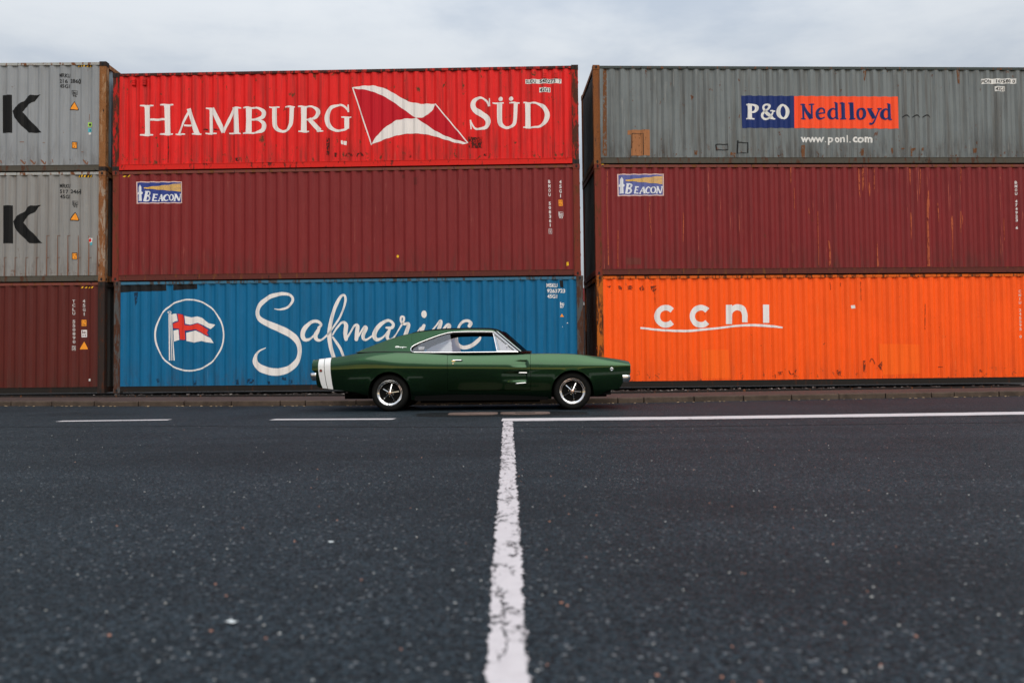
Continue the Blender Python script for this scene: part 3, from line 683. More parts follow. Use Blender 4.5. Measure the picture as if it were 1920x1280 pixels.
ned = S(g2, [(26, 394, 20), (30, 516, 20)], [(24, 396, 26), (98, 514, 30)], [(100, 392, 15), (101, 516, 17)], serif_h(3, 48, 394, 11), serif_h(78, 122, 393, 11), serif_h(8, 52, 516, 11),
        [(146, 471, 11), (214, 466, 11)], smooth2d([(210, 468, 14), (205, 440, 18), (184, 426, 13), (162, 436, 22), (150, 465, 28), (156, 498, 26), (178, 516, 15), (212, 503, 9)]),
        smooth2d([(306, 440, 10), (282, 430, 13), (258, 446, 24), (251, 475, 28), (260, 504, 22), (282, 516, 13), (308, 500, 10)]), [(313, 378, 28), (317, 515, 28)], serif_h(292, 322, 379, 11), serif_h(310, 336, 513, 11),
        [(368, 380, 29), (372, 516, 29)], serif_h(344, 372, 381, 11), serif_h(348, 398, 516, 12), [(442, 378, 29), (448, 516, 29)], serif_h(418, 446, 380, 11), serif_h(426, 474, 516, 12),
        [(596, 430, 28), (636, 512, 28)], smooth2d([(686, 428, 13), (656, 490, 13), (632, 545, 14), (614, 558, 16), (600, 550, 18)]), serif_h(578, 622, 429, 11), serif_h(664, 704, 428, 11),
        smooth2d([(760, 446, 10), (736, 434, 13), (712, 450, 24), (704, 478, 28), (712, 506, 22), (734, 520, 13), (760, 504, 10)]), [(766, 386, 27), (770, 520, 28)], serif_h(746, 772, 388, 11), serif_h(764, 792, 520, 11))
ned.append(ring(1500+525/4.571, 110+472/4.571, 28/4.571, 44/4.571, 27/4.571, 12/4.571))
decal(C_GRY, 'logo_sign', [(0, P(g1, [(1417, 316), (1872, 319), (1873, 594), (1426, 593)])), (1, P(g2, [(-48, 319), (843, 326), (848, 600), (-47, 594)]))] + [(2, i) for i in PO], [NAVY, SIGO, W_GRY])
decal(C_GRY, 'lettering', ned, NAVY, 2)
decal(C_GRY, 'web_address', [(g2(v), f) for v, f in (text('www', 5, 208, 672, 718, .03), text('.', 214, 224, 708, 718, .03), text('p', 244, 284, 672, 738, .03), text('on', 298, 384, 672, 718, .03), text('l', 402, 414, 654, 718, .03), text('.', 428, 440, 708, 718, .03), text('com', 452, 625, 670, 720, .03))], W_GRY)
decal(C_GRY, 'id_number', [(0, P(g2, [(1558, 172), (1855, 170), (1855, 214), (1560, 216)])), (0, P(g2, [(1672, 238), (1760, 236), (1760, 278), (1674, 280)]))] +
      [(1, (g2(v), f)) for v, f in (text('PONI', 1562, 1645, 180, 210, .028), text('167580', 1682, 1810, 178, 208, .028), text('0', 1828, 1846, 178, 208, .028), text('42G1', 1678, 1756, 243, 275, .028))], [W_GRY, BLK2])
decal(C_GRY, 'repair_patch', [P(g1, [(444, 612), (634, 606), (636, 828), (474, 832), (472, 650), (444, 650)])], PATCH)
decal(C_GRY, 'rust_stain', [P(g1, [(232, 84), (264, 80), (266, 832), (228, 832)])], RSTB)
decal(C_GRY, 'scraped_outline', [ribbon(g1([(1200, 736, 9), (1300, 733, 9), (1304, 780, 9), (1204, 784, 9), (1200, 736, 9)])), ribbon(g1([(1390, 718, 10), (1474, 720, 10), (1474, 806, 9), (1440, 806, 8), (1384, 812, 9), (1388, 700, 10)])),
      ribbon(g1([(480, 642, 6), (576, 642, 6), (578, 826, 6)])), ribbon(g1([(480, 642, 5), (478, 770, 6)]))] + [ribbon(g2(smooth2d([(880+k*88, 502, 7), (905+k*88, 486, 10), (925+k*88, 488, 9), (945+k*88, 502, 6)], 4))) for k in range(3)], TAPE)
decal(C_GRY, 'rust_scrape', [P(g1, [(1015, 785), (1042, 790), (1036, 826), (1018, 824)]), P(g1, [(1325, 800), (1374, 806), (1368, 830), (1322, 826)]), P(g2, [(10, 745), (44, 740), (40, 850), (14, 850)]), P(g2, [(530, 765), (550, 768), (545, 830), (528, 830)]),
      P(g2, [(785, 765), (806, 760), (800, 815), (790, 815)]), P(g2, [(872, 762), (900, 762), (896, 776), (874, 776)]), P(g2, [(955, 766), (992, 764), (990, 784), (970, 790), (968, 832), (956, 832)]), P(g2, [(1048, 762), (1066, 760), (1066, 786), (1048, 786)]),
      P(g2, [(1340, 100), (1372, 100), (1372, 215), (1352, 212)]), P(g2, [(540, 100), (572, 100), (556, 190), (548, 190)]), P(g2, [(1490, 765), (1518, 765), (1516, 805), (1492, 808)])], RSTB)
# --- the two lighthouse stickers
def beacon(c, z, x0, y0, blue):
    """x0, y0: top-left corner, in the crop's pixels of the right-hand sticker (400 x 188)"""
    q = lambda pts: z([(x0+p[0], y0+p[1])+tuple(p[2:]) for p in pts])
    it = [(0, poly(q([(0, 0), (398, -2), (400, 186), (4, 190)]))), (1, poly(q([(9, 8), (389, 6), (390, 178), (13, 181)]))),
          (2, poly(q([(20, 168), (24, 112), (12, 106), (14, 94), (22, 86), (22, 48), (36, 26), (50, 48), (50, 86), (62, 94), (60, 106), (50, 112), (54, 168)])))]
    for k in range(6):
        a0, a1 = .5+k*(1/6)*.0, 0
        ya, yb = 14+k*12.2, 14+k*12.2+8.2
        it.append((3, poly(q([(70, 50+k*1.4), (388, ya+2), (388, yb+2), (70, 51.5+k*1.4)]))))
    B = [smooth2d([(92, 84, 8), (112, 86, 12), (122, 98, 15), (112, 116, 12), (86, 122, 8)], 4), smooth2d([(86, 122, 8), (110, 126, 13), (118, 144, 17), (104, 162, 12), (66, 166, 9)], 4), [(92, 82, 20), (76, 166, 20)], [(70, 166, 9), (92, 166, 9)], [(78, 84, 9), (100, 84, 9)]]
    E_ = [[(160, 112, 13), (148, 165, 13)], [(150, 111, 8), (186, 110, 10)], [(152, 138, 7), (178, 138, 7)], [(142, 166, 8), (182, 164, 10)]]
    A2 = [[(222, 112, 8), (194, 164, 8)], [(222, 112, 15), (232, 166, 15)], [(206, 148, 7), (230, 147, 7)], [(188, 166, 7), (204, 166, 7)], [(222, 166, 7), (242, 166, 7)]]
    C2 = [smooth2d([(284, 124, 8), (270, 111, 8), (252, 124, 13), (244, 146, 14), (256, 164, 10), (278, 156, 7)], 4)]
    N2 = [[(346, 110, 10), (336, 166, 9)], [(344, 110, 15), (370, 164, 14)], [(386, 108, 8), (372, 165, 8)], [(336, 110, 7), (354, 110, 7)], [(376, 108, 7), (394, 108, 7)], [(328, 166, 7), (344, 166, 7)]]
    for s in B+E_+A2+C2+N2: it.append((2, ribbon(q(s))))
    it.append((2, (lambda r_: (q(r_[0]), r_[1]))(ring(308, 138, 19, 25, 13, 7, 20))))
    decal(c, 'beacon_sticker', it, [BCN_P, blue, BCN_W, BCN_Y])
beacon(C_BM2, Z(1080, 300, 4.571), 355, 119, BCN_B2)
class ZS_(Z):
    pass
beacon(C_BM1, Z(210+181/4.085, 300+165/4.085, 4.571*1.006), 0, 0, BCN_B)
# --- maroon numbers
b2 = Z(640, 300, 4.085)
def hazard(c, z, x0, x1, y0, y1, n=5, mats=None, layer=0):
    st = (x1-x0)/n; it = [(0, P(z, [(x0, y0), (x1, y0), (x1, y1), (x0, y1)]))]
    for k in range(n): it.append((1, P(z, [(x0+k*st+st*.35, y0), (x0+k*st+st*.8, y0), (x0+k*st+st*.45, y1), (x0+k*st, y1)])))
    decal(c, 'hazard_stripe', it, mats or [BLK2, YEL], layer)
decal(C_BM1, 'id_number', [(b2(v), f) for v, f in vtext('BMOU 508361', 1593, 17, 150, 515, .028, 8)+vtext('45G1', 1678, 18, 150, 292, .028, 2)] + S(b2, [(1590, 526, 3), (1612, 526, 3), (1612, 564, 3), (1590, 564, 3), (1590, 526, 3)], [(1600, 532, 4), (1600, 558, 4)]), W_MAR)
decal(C_BM1, 'warning_sticker', [(0, P(b2, [(1663, 305), (1694, 303), (1696, 350), (1665, 352)]))] + [(1, (b2(v), f)) for v, f in (text('2.9', 1668, 1690, 310, 324), text('9\'6', 1668, 1690, 332, 346))], [WARN, BLK2])
decal(C_BM1, 'inspection_mark', [(b2(v), f) for v, f in (text('ic', 1668, 1696, 402, 424, .03), text('03', 1668, 1696, 430, 446, .02))] + S(b2, [(1664, 398, 3), (1699, 398, 3), (1699, 428, 3), (1664, 428, 3), (1664, 398, 3)]), W_MAR)
decal(C_BM1, 'small_sticker', [(0, P(b2, [(1724, 782), (1740, 780), (1742, 808), (1725, 810)])), (0, (lambda e: (b2(e[0]), e[1]))(ellipse(432, 738, 9, 11, 12)))], [YEL])
hazard(C_BM1, b2, 1696, 1756, 41, 54, 2, [T_MAR, YEL]); hazard(C_BM1, Z(210, 300, 4.085), 80, 148, 116, 130, 2, [T_MAR, YEL])
m2 = Z(1500, 300, 4.571); m1 = Z(1080, 300, 4.571)
decal(C_BM2, 'id_number', [(m2(v), f) for v, f in vtext('BMOU 474923 6', 1857, 20, 176, 596, .028, 9)], W_MAR)
hazard(C_BM2, m1, 205, 290, 36, 52, 2, [T_MAR, YEL])
decal(C_BM2, 'rust_run', [ribbon(m2(s)) for s in ([(508, 70, 9), (512, 180, 14), (514, 270, 8), (522, 320, 3)], [(541, 70, 12), (543, 200, 14), (541, 262, 4)], [(598, 190, 10), (600, 250, 16), (602, 310, 4)], [(637, 72, 6), (638, 250, 6)],
      [(945, 70, 18), (946, 130, 16), (950, 210, 6)], [(952, 450, 9), (956, 490, 18), (957, 560, 12), (955, 680, 6)], [(1034, 70, 10), (1036, 130, 10), (1024, 300, 3)], [(1100, 260, 8), (1098, 380, 22), (1095, 520, 13), (1100, 700, 16), (1104, 880, 16), (1104, 910, 22)],
      [(1180, 370, 6), (1186, 450, 8), (1190, 530, 4)], [(1304, 480, 20), (1306, 540, 24), (1308, 600, 16), (1310, 700, 8), (1308, 850, 4)], [(1378, 440, 6), (1376, 520, 8), (1378, 620, 4)], [(1390, 470, 6), (1396, 510, 12), (1390, 550, 4)],
      [(80, 410, 8), (82, 450, 9), (84, 470, 3)], [(156, 440, 6), (158, 600, 7), (164, 780, 6), (162, 900, 4)], [(660, 700, 4), (664, 830, 10), (668, 915, 14)], [(1750, 500, 4), (1750, 580, 9), (1754, 690, 5)], [(1380, 70, 12), (1378, 180, 6)], [(250, 690, 14), (262, 790, 14), (260, 905, 18)])] +
      [ribbon(m1(s)) for s in ([(922, 450, 4), (924, 560, 9), (920, 700, 4)], [(640, 340, 4), (630, 420, 5), (648, 640, 4)], [(270, 90, 5), (266, 350, 5), (275, 640, 4), (280, 900, 10)], [(362, 600, 5), (360, 820, 6), (362, 915, 6)], [(1840, 60, 10), (1842, 200, 5)], [(1868, 240, 4), (1872, 420, 5)])], RSTO)
decal(C_BM2, 'repaint_patch', [P(m1, [(428, 838), (560, 838), (560, 895), (428, 895)])], sign('dull_maroon', (.15, .035, .028), 30, .1))
decal(C_BM1, 'repaint_patch', [P(b2, [(552, 130), (578, 130), (580, 188), (554, 188)]), P(b2, [(464, 112), (484, 112), (484, 136), (464, 136)])], sign('dull_maroon_spot', (.13, .020, .018), 31, .1))
# --- blue
s0 = Z(210, 510, 4.74); s1 = Z(440, 510, 3.84)
decal(C_BLU, 'ring_emblem', [(0, ring(210+685/4.74, 510+560/4.74, 303/4.74, 316/4.74, 13/4.74, 13/4.74, 64))] +
      [(0, i) for i in S(s0, [(502, 372, 9), (507, 785, 12)], [(514, 368, 9), (530, 785, 12)], [(524, 374, 8), (553, 785, 11)])] + [(0, ring(210+507/4.74, 510+357/4.74, 14/4.74, 9/4.74, 6/4.74, 6/4.74, 16))] +
      [(0, P(s0, p)) for p in ([(524, 378), (550, 370), (573, 369), (582, 432), (556, 440), (538, 452)], [(644, 389), (700, 402), (760, 394), (800, 408), (860, 455), (918, 467), (895, 488), (872, 505), (820, 477), (760, 451), (690, 467), (652, 459)],
        [(660, 540), (700, 527), (745, 519), (800, 548), (872, 586), (900, 630), (840, 623), (790, 611), (730, 626), (662, 612)], [(546, 520), (588, 510), (594, 601), (552, 618)])] +
      [(1, P(s0, p)) for p in ([(572, 366), (606, 370), (632, 374), (645, 405), (660, 604), (630, 606), (594, 602), (586, 500), (582, 430)], [(536, 455), (586, 433), (640, 462), (690, 468), (762, 450), (864, 512), (852, 538), (868, 574), (812, 556), (745, 514), (655, 526), (590, 508), (544, 506)])] +
      [(2, P(s0, p)) for p in ([(580, 370), (606, 374), (628, 379), (640, 408), (652, 600), (630, 602), (600, 598), (592, 500), (588, 430)], [(542, 460), (588, 439), (640, 470), (690, 475), (762, 457), (856, 514), (844, 538), (858, 566), (812, 549), (745, 507), (655, 519), (590, 502), (547, 499)])], [W_BLU, FLAGB, FLAGR])
def sm(*p): return smooth2d(p, 6)
saf = S(s1, sm((284, 264, 5), (330, 269, 13), (380, 252, 17), (414, 215, 18), (415, 182, 18), (385, 160, 20), (330, 157, 25), (262, 174, 30), (204, 212, 30), (168, 262, 30), (166, 315, 32), (200, 352, 38), (270, 385, 46), (350, 420, 50), (420, 462, 46), (458, 515, 38), (466, 578, 32), (448, 640, 36), (400, 690, 46), (330, 716, 52), (262, 716, 54), (192, 694, 52), (150, 655, 42), (148, 608, 26), (172, 572, 14), (220, 545, 5)),
        sm((602, 400, 18), (622, 378, 20), (592, 354, 22), (548, 362, 24), (505, 402, 30), (488, 450, 32), (504, 486, 26), (545, 478, 16), (585, 438, 12), (606, 396, 10)),
        sm((612, 390, 14), (596, 425, 26), (580, 460, 28), (594, 488, 22), (630, 484, 14), (676, 440, 13), (735, 360, 13), (778, 275, 15), (798, 205, 17), (790, 168, 17), (760, 178, 20), (724, 250, 24), (694, 345, 28), (680, 440, 30), (688, 530, 30), (712, 612, 30)),
        sm((706, 468, 14), (735, 510, 18), (764, 560, 20), (784, 612, 20)), sm((704, 452, 12), (735, 402, 13), (765, 366, 16), (790, 364, 22), (802, 385, 28), (796, 440, 30), (802, 484, 24)),
        sm((806, 480, 12), (836, 425, 13), (862, 386, 16), (884, 386, 24), (880, 435, 28), (876, 484, 26)), sm((880, 480, 12), (910, 425, 13), (934, 394, 18), (946, 404, 26), (926, 448, 28), (926, 478, 24), (950, 486, 15), (996, 452, 11)),
        sm((1092, 400, 16), (1130, 400, 22), (1140, 372, 20), (1108, 348, 20), (1060, 368, 26), (1018, 415, 32), (1004, 458, 34), (1024, 486, 26), (1064, 470, 14), (1106, 424, 12)),
        sm((1118, 408, 14), (1104, 440, 26), (1098, 468, 26), (1116, 488, 16), (1150, 462, 11), (1190, 400, 11), (1216, 348, 15), (1214, 322, 16), (1198, 324, 14), (1196, 352, 13), (1214, 372, 18), (1252, 374, 24), (1240, 420, 30), (1228, 462, 28), (1250, 482, 14), (1300, 445, 10), (1340, 400, 10)),
        sm((1362, 384, 22), (1346, 425, 28), (1336, 462, 26), (1352, 484, 16), (1395, 450, 11), (1450, 385, 12), (1478, 352, 18), (1484, 365, 26), (1466, 425, 28), (1456, 482, 24)),
        sm((1462, 478, 11), (1500, 415, 14), (1530, 380, 20), (1546, 388, 26), (1530, 440, 28), (1530, 474, 22), (1560, 482, 13), (1600, 455, 10)),
        sm((1690, 386, 28), (1700, 368, 26), (1680, 350, 20), (1646, 356, 20), (1618, 384, 18), (1604, 430, 20), (1596, 480, 22), (1606, 520, 26), (1648, 543, 28), (1706, 528, 28), (1752, 492, 26), (1768, 470, 16)), caps=True)
saf.append((lambda e: (s1(e[0]), e[1]))(ellipse(1363, 303, 19, 27, 20)))
decal(C_BLU, 'script_lettering', saf, W_BLU)
c1_ = Z(900, 510, 4.267)
decal(C_BLU, 'id_number', [(c1_(v), f) for v, f in (text('MSKU', 532, 620, 90, 122, .028), text('9263723', 536, 682, 134, 166, .028), text('45G1', 538, 618, 178, 209, .028))], W_BLU)
decal(C_BLU, 'inspection_mark', [(c1_(v), f) for v, f in (text('ic', 640, 674, 240, 266, .04), text('87', 640, 672, 270, 287, .02))], W_BLU)
decal(C_BLU, 'warning_sticker', [P(c1_, [(640, 358), (655, 332), (672, 358)])], [WARN])
decal(C_BLU, 'small_sticker', [(lambda e: (c1_(e[0]), e[1]))(ellipse(700, 407, 5, 5, 10)), (lambda e: (c1_(e[0]), e[1]))(ellipse(660, 437, 3, 3, 8))], W_BLU)
decal(C_BLU, 'black_tape', [P(s0, [(66, 98), (480, 95), (482, 166), (330, 170), (190, 172), (66, 182)]), P(s0, [(545, 96), (757, 96), (758, 150), (640, 154), (545, 162)]), P(c1_, [(636, 66), (664, 66), (668, 126), (642, 120)])], TAPE)
decal(C_BLU, 'scuff', [P(s0, p) for p in ([(390, 950), (412, 946), (416, 975), (398, 980)], [(720, 960), (748, 960), (748, 1004), (722, 1004)], [(1095, 955), (1122, 950), (1128, 998), (1100, 998)], [(1380, 966), (1404, 970), (1404, 996), (1384, 996)], [(1510, 925), (1540, 935), (1544, 962), (1512, 955)], [(1575, 955), (1604, 960), (1602, 990), (1578, 990)], [(195, 180), (225, 176), (222, 250), (205, 300)], [(1190, 960), (1230, 940), (1262, 960), (1240, 990), (1200, 985)])], sign('scuff_dark', (.010, .03, .06), 33, 3.2, (.006, .10, .24), .7, 14))
# --- orange
c2_ = Z(1350, 510, 3.368)
def cc(cx, cy, r, wd):
    a = [math.radians(42+k*(276/22)) for k in range(23)]; return ribbon([(cx+r*math.cos(q), cy+r*math.sin(q), wd) for q in a])
decal(C_ORA, 'lettering', [cc(1248.5, 592.8, 16.2, 10.6), cc(1314.6, 592.8, 16.2, 10.6)] + S(c2_, [(58, 206, 37), (58, 328, 36)], sm((66, 262, 20), (78, 236, 34), (110, 221, 38), (144, 234, 38), (157, 266, 38), (158, 292, 37), (158, 317, 37)), [(292, 205, 42), (293, 320, 42)]) +
      [ribbon(smooth2d([(1201.2, 614.4, 3.6), (1240, 618.6, 4.0), (1286, 620.3, 4.4), (1317, 617.8, 4.2), (1350, 614.6, 3.8), (1380, 610.8, 3.8), (1410, 609.4, 4.4), (1440, 610.8, 4.6), (1468, 613.8, 3.0)], 5))], W_ORA)
decal(C_ORA, 'id_number', [(c2_(v), f) for v, f in vtext('CNIU 245595 0', 1898, 14, 110, 420, .028, 6)], sign('orange_white', (.78, .5, .4), 34, .3, (.8, .15, .05)))
decal(C_ORA, 'faded_patch', [P(c2_, [(1000, 452), (1262, 456), (1268, 640), (1030, 650), (1010, 560)]), P(c1_, [(1770, 622), (1990, 620), (2010, 850), (1780, 852)])], OPAL)
decal(C_ORA, 'rust_scrape', [P(c2_, p) for p in ([(905, 560), (925, 556), (924, 590), (918, 630), (908, 628)], [(1000, 590), (1024, 560), (1026, 625), (1012, 615)], [(735, 615), (765, 620), (762, 655), (742, 650)], [(364, 630), (400, 626), (398, 645), (372, 650)], [(1642, 615), (1662, 612), (1660, 630), (1644, 630)])] +
      S(c2_, sm((945, 570, 6), (955, 548, 8), (970, 555, 8), (982, 580, 6)), sm((436, 620, 6), (448, 642, 8), (468, 640, 8), (482, 614, 5)), [(348, 645, 5), (350, 668, 5)], [(1382, 598, 4), (1408, 598, 4)], [(1300, 200, 4), (1298, 360, 6)], [(698, 65, 6), (702, 110, 5)], [(764, 65, 6), (762, 90, 5)], [(890, 60, 4), (892, 180, 5)]) +
      [P(c1_, p) for p in ([(1015, 112), (1050, 108), (1040, 126)], [(1105, 108), (1138, 110), (1136, 140), (1112, 136)], [(1180, 108), (1222, 106), (1220, 142), (1200, 138), (1186, 142)], [(1274, 130), (1300, 104), (1318, 138), (1290, 150)], [(1366, 112), (1412, 108), (1410, 140), (1392, 160), (1372, 136)])] + S(c1_, [(1398, 160, 4), (1402, 245, 3)], [(940, 600, 18), (948, 640, 14)]), sign('orange_rust', (.16, .032, .015), 35, 3.4, (.88, .09, .006), .7, 18))
decal(C_ORA, 'small_sticker', [P(c2_, [(828, 210), (856, 208), (858, 228), (832, 230)])], [W_GRY])
# --- the black K and its stencils
k1 = Z(0, 90, 3.767)
kp = [[(14, 331), (82, 331), (83, 599), (14, 599)], [(84, 444), (104, 414), (140, 390), (168, 372), (190, 344), (212, 332), (288, 330), (262, 348), (240, 376), (200, 400), (172, 426), (156, 452), (196, 496), (294, 598), (205, 599), (150, 550), (96, 488)]]
def kay(c, dx, dy, l1, l2, l3, yr):
    z = Z(dx, 90+dy, 3.767)
    decal(c, 'letter_k', [P(z, p) for p in kp], BLK)
    decal(c, 'id_number', [(z(v), f) for v, f in (text(l1, 418, 492, 180, 208, .028), text(l2[:3], 420, 474, 220, 248, .028), text(l2[4:], 496, 566, 220, 248, .028), text(l3, 422, 490, 256, 283, .028))] + S(z, [(552, 218, 3), (568, 218, 3), (568, 250, 3), (552, 250, 3)]), BLK2)
    decal(c, 'inspection_mark', [(z(v), f) for v, f in (text('ic', 514, 538, 306, 326, .03), text(yr, 514, 538, 332, 346, .028))] + S(z, [(509, 302, 3), (542, 302, 3), (542, 328, 3), (509, 328, 3), (509, 302, 3)]), BLK2)
    decal(c, 'warning_triangle', [(0, P(z, [(489, 437), (500, 412), (526, 378), (552, 432), (548, 440), (494, 440)])), (1, P(z, [(495, 433), (526, 385), (546, 430), (542, 435)]))], [BLK2, WARN])
    hazard(c, z, 546, 650, 115, 133, 5)
kay(C_MA1, 0, 0, 'MRKU', '216 2860', '45G1', '96'); kay(C_MA2, .9, 207, 'MRKU', '517 2464', '45G1', '93')
decal(C_MA1, 'size_sticker', [(0, P(k1, [(508, 663), (541, 662), (541, 711), (508, 711)])), (1, P(k1, [(512, 668), (537, 667), (537, 706), (512, 706)]))] + [(0, (k1(v), f)) for v, f in (text('2.9', 514, 536, 672, 684), text('9', 520, 528, 692, 702))], [BLK2, WARN])
decal(C_MA1, 'small_sticker', [(0, P(k1, [(617, 524), (648, 524), (648, 555), (617, 555)])), (1, P(k1, [(618, 566), (644, 566), (644, 592), (618, 592)])), (2, P(k1, [(622, 596), (640, 596), (640, 610), (622, 610)])), (3, (lambda e: (k1(e[0]), e[1]))(ellipse(632, 540, 9, 9, 12))), (3, P(k1, [(628, 574), (636, 574), (634, 586), (630, 586)]))], [GRN, CYA, W_GRY, BLK2])
k2 = Z(0, 430, 3.657)
decal(C_MA2, 'size_sticker', [(0, P(k2, [(493, 160), (525, 158), (526, 206), (494, 207)])), (1, P(k2, [(497, 164), (521, 163), (522, 202), (498, 203)]))] + [(0, (k2(v), f)) for v, f in (text('2.9', 500, 520, 168, 180), text('9', 506, 514, 188, 198))], [BLK2, WARN])
decal(C_MA2, 'small_sticker', [(0, P(k2, [(600, 58), (634, 60), (632, 90), (602, 90)])), (1, (lambda e: (k2(e[0]), e[1]))(ellipse(614, 74, 13, 12, 14))), (2, P(k2, [(614, 90), (632, 88), (632, 108), (616, 108)]))], [W_GRY, RED_, CYA])
decal(C_MA2, 'rust_stain', [ribbon(k2(s)) for s in [[(x, 40 if x > 250 else 190, 4), (x+1, 130 if x > 250 else 240, 6), (x-1, 318, 9)] for x in (24, 98, 172, 244, 316, 390, 460, 532, 604, 664)] + [[(x, 44, 3), (x+24, 42, 4)] for x in (316, 390, 460)] + [[(x, 196, 3), (x+22, 192, 4)] for x in (24, 98, 172, 244, 316, 390, 532, 604)] + [[(464, 225, 4), (463, 290, 7)]]], sign('rust_stain', (.19, .085, .05), 36, 1.2, (.32, .31, .3)))
decal(C_MA1, 'rust_stain', [ribbon(k1(s)) for s in [sm((x-14, 790, 6), (x-4, 800, 10), (x+10, 818, 7), (x+16, 800, 6)) for x in (158, 228, 302, 600)] + [[(368, 785, 4), (374, 810, 4)], [(140, 664, 4), (165, 662, 4)], [(300, 668, 3), (312, 667, 3)], [(574, 735, 4), (590, 735, 4)], [(628, 466, 3), (626, 510, 3)], [(2, 792, 6), (6, 812, 6)]]], sign('rust_bloom', (.20, .085, .045), 37, .6, (.33, .33, .34)))
decal(C_TCL, 'id_number', [(k2(v), f) for v, f in vtext('TCLU 550890', 504, 15, 480, 785, .028, 2)+vtext('2', 505, 13, 800, 828, .028)+vtext('45G1', 575, 15, 478, 596, .028, 2)] + S(k2, [(496, 798, 3), (514, 798, 3), (514, 829, 3), (496, 829, 3), (496, 798, 3)]), sign('dim_white', (.5, .46, .44), 38, .5, (.13, .03, .02)))
decal(C_TCL, 'size_sticker', [(0, P(k2, [(560, 620), (588, 620), (588, 662), (560, 662)]))] + [(1, (k2(v), f)) for v, f in (text('2.9', 563, 585, 626, 640), text('86', 566, 584, 646, 658))], [WARN, BLK2])
decal(C_TCL, 'inspection_mark', [(0, P(k2, [(558, 690), (592, 688), (592, 738), (560, 740)]))] + [(1, (k2(v), f)) for v, f in (text('ic', 563, 587, 694, 714, .03), text('04', 564, 587, 719, 734))], [W_MAR, P_TCL])
decal(C_TCL, 'warning_triangle', [P(k2, [(546, 822), (576, 769), (599, 821)])], [WARN])
decal(C_TCL, 'small_sticker', [P(k2, [(604, 1024), (620, 1023), (620, 1039), (604, 1040)])], [W_GRY])
hazard(C_TCL, k2, 556, 646, 392, 403, 4, [P_TCL, YEL])
# --- low building far behind, glimpsed through the gap between the stacks
wb_ = empty('warehouse', (1.2, 34, .08)); tag(wb_, 'low dark warehouse with a red fascia, glimpsed through the gap between stacks', 'warehouse')
b = MB(); b.box(-1, 7, 0, 10, 0, 3.25); b.build('wall', mat('warehouse_wall', (.02, .02, .022), .8), wb_)
b = MB(); b.box(-1.05, 7.05, -.05, -.005, 3.25, 3.42); b.build('trim', mat('warehouse_trim', (.45, .45, .45), .6), wb_)
b = MB(); b.box(-1.05, 7.05, -.10, 10, 3.42, 3.98); b.build('fascia', mat('warehouse_red', (.22, .012, .02), .5), wb_)

# ------------------------------------------------------------------ the car (a 1960s fastback coupe, nose to the right)
M_PAINT = mat('green_paint', (.022, .118, .050), .22, .96, .55); nt, bb = bsdf(M_PAINT); co = objco(nt)
bb.inputs['Coat IOR'].default_value = 1.6
fl = nnoise(nt, co, 420, 2, .5); nt.links.new(nmix(nt, fl, (.0080, .038, .0105), (.0165, .064, .020)), bb.inputs['Base Color'])
M_ROOF = mat('dark_roof_paint', (.004, .0045, .004), .9, 0, 0, .05)
M_CHR = mat('chrome', (.80, .79, .79), .12, 1.0); M_TRIM = mat('bright_trim', (.84, .82, .80), .2, 1.0)
M_RUB = mat('tyre_rubber', (.005, .005, .0045), .8, spec=.15); M_BLK = mat('black_plastic', (.006, .006, .006), .6)
M_UND = mat('underbody_black', (.003, .003, .003), .95, spec=.1); M_INT = mat('dark_trim_fabric', (.012, .011, .010), .9, spec=.2)
M_WHT = mat('white_stripe', (.74, .73, .72), .35, 0, .5); M_DISH = mat('wheel_centre_black', (.004, .004, .004), .9, spec=.08)
M_RIM = mat('polished_rim', (.82, .81, .80), .14, 1.0)
M_CAP = mat('hub_cap_metal', (.80, .56, .44), .25, 1.0); M_LENS = mat('red_lens', (.30, .01, .01), .2, 0, .6)  # chrome hub cap: a copper reflection is put into its colour
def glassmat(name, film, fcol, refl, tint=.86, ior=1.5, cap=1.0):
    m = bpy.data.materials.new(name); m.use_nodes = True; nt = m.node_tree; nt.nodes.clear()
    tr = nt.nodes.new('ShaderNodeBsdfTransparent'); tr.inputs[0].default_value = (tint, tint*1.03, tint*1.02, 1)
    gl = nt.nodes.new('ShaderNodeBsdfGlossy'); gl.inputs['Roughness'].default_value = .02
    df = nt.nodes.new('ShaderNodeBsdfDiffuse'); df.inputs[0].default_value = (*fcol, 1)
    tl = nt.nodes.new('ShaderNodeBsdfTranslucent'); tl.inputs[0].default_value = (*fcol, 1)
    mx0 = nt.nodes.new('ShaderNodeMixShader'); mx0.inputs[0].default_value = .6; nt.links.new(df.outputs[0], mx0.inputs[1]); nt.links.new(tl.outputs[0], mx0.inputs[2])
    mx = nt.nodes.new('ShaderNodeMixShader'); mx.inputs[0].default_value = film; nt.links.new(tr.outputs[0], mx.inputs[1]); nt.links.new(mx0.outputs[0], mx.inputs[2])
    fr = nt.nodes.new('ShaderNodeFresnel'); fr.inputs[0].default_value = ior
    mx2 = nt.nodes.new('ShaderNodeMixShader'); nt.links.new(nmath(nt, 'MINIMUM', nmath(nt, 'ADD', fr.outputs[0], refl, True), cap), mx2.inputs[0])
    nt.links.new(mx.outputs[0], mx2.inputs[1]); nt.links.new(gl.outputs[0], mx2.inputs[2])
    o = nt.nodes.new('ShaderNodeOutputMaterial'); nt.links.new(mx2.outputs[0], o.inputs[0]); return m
M_GLS = glassmat('window_glass', .15, (.5, .52, .58), .10, .9); M_GLF = glassmat('pale_film_far_glass', .75, (.88, .90, .97), .02, .9); M_WSG = glassmat('windscreen_glass', .05, (.05, .055, .055), .01, .04, 1.3, .10)  # far panes carry a dense pale film, near panes a thin one
CY = -.0214; CO = (-2.0001 - math.sin(CY)*.90, 12.9864 + math.cos(CY)*.90, 0)
car = empty('parked_car', CO, CY)
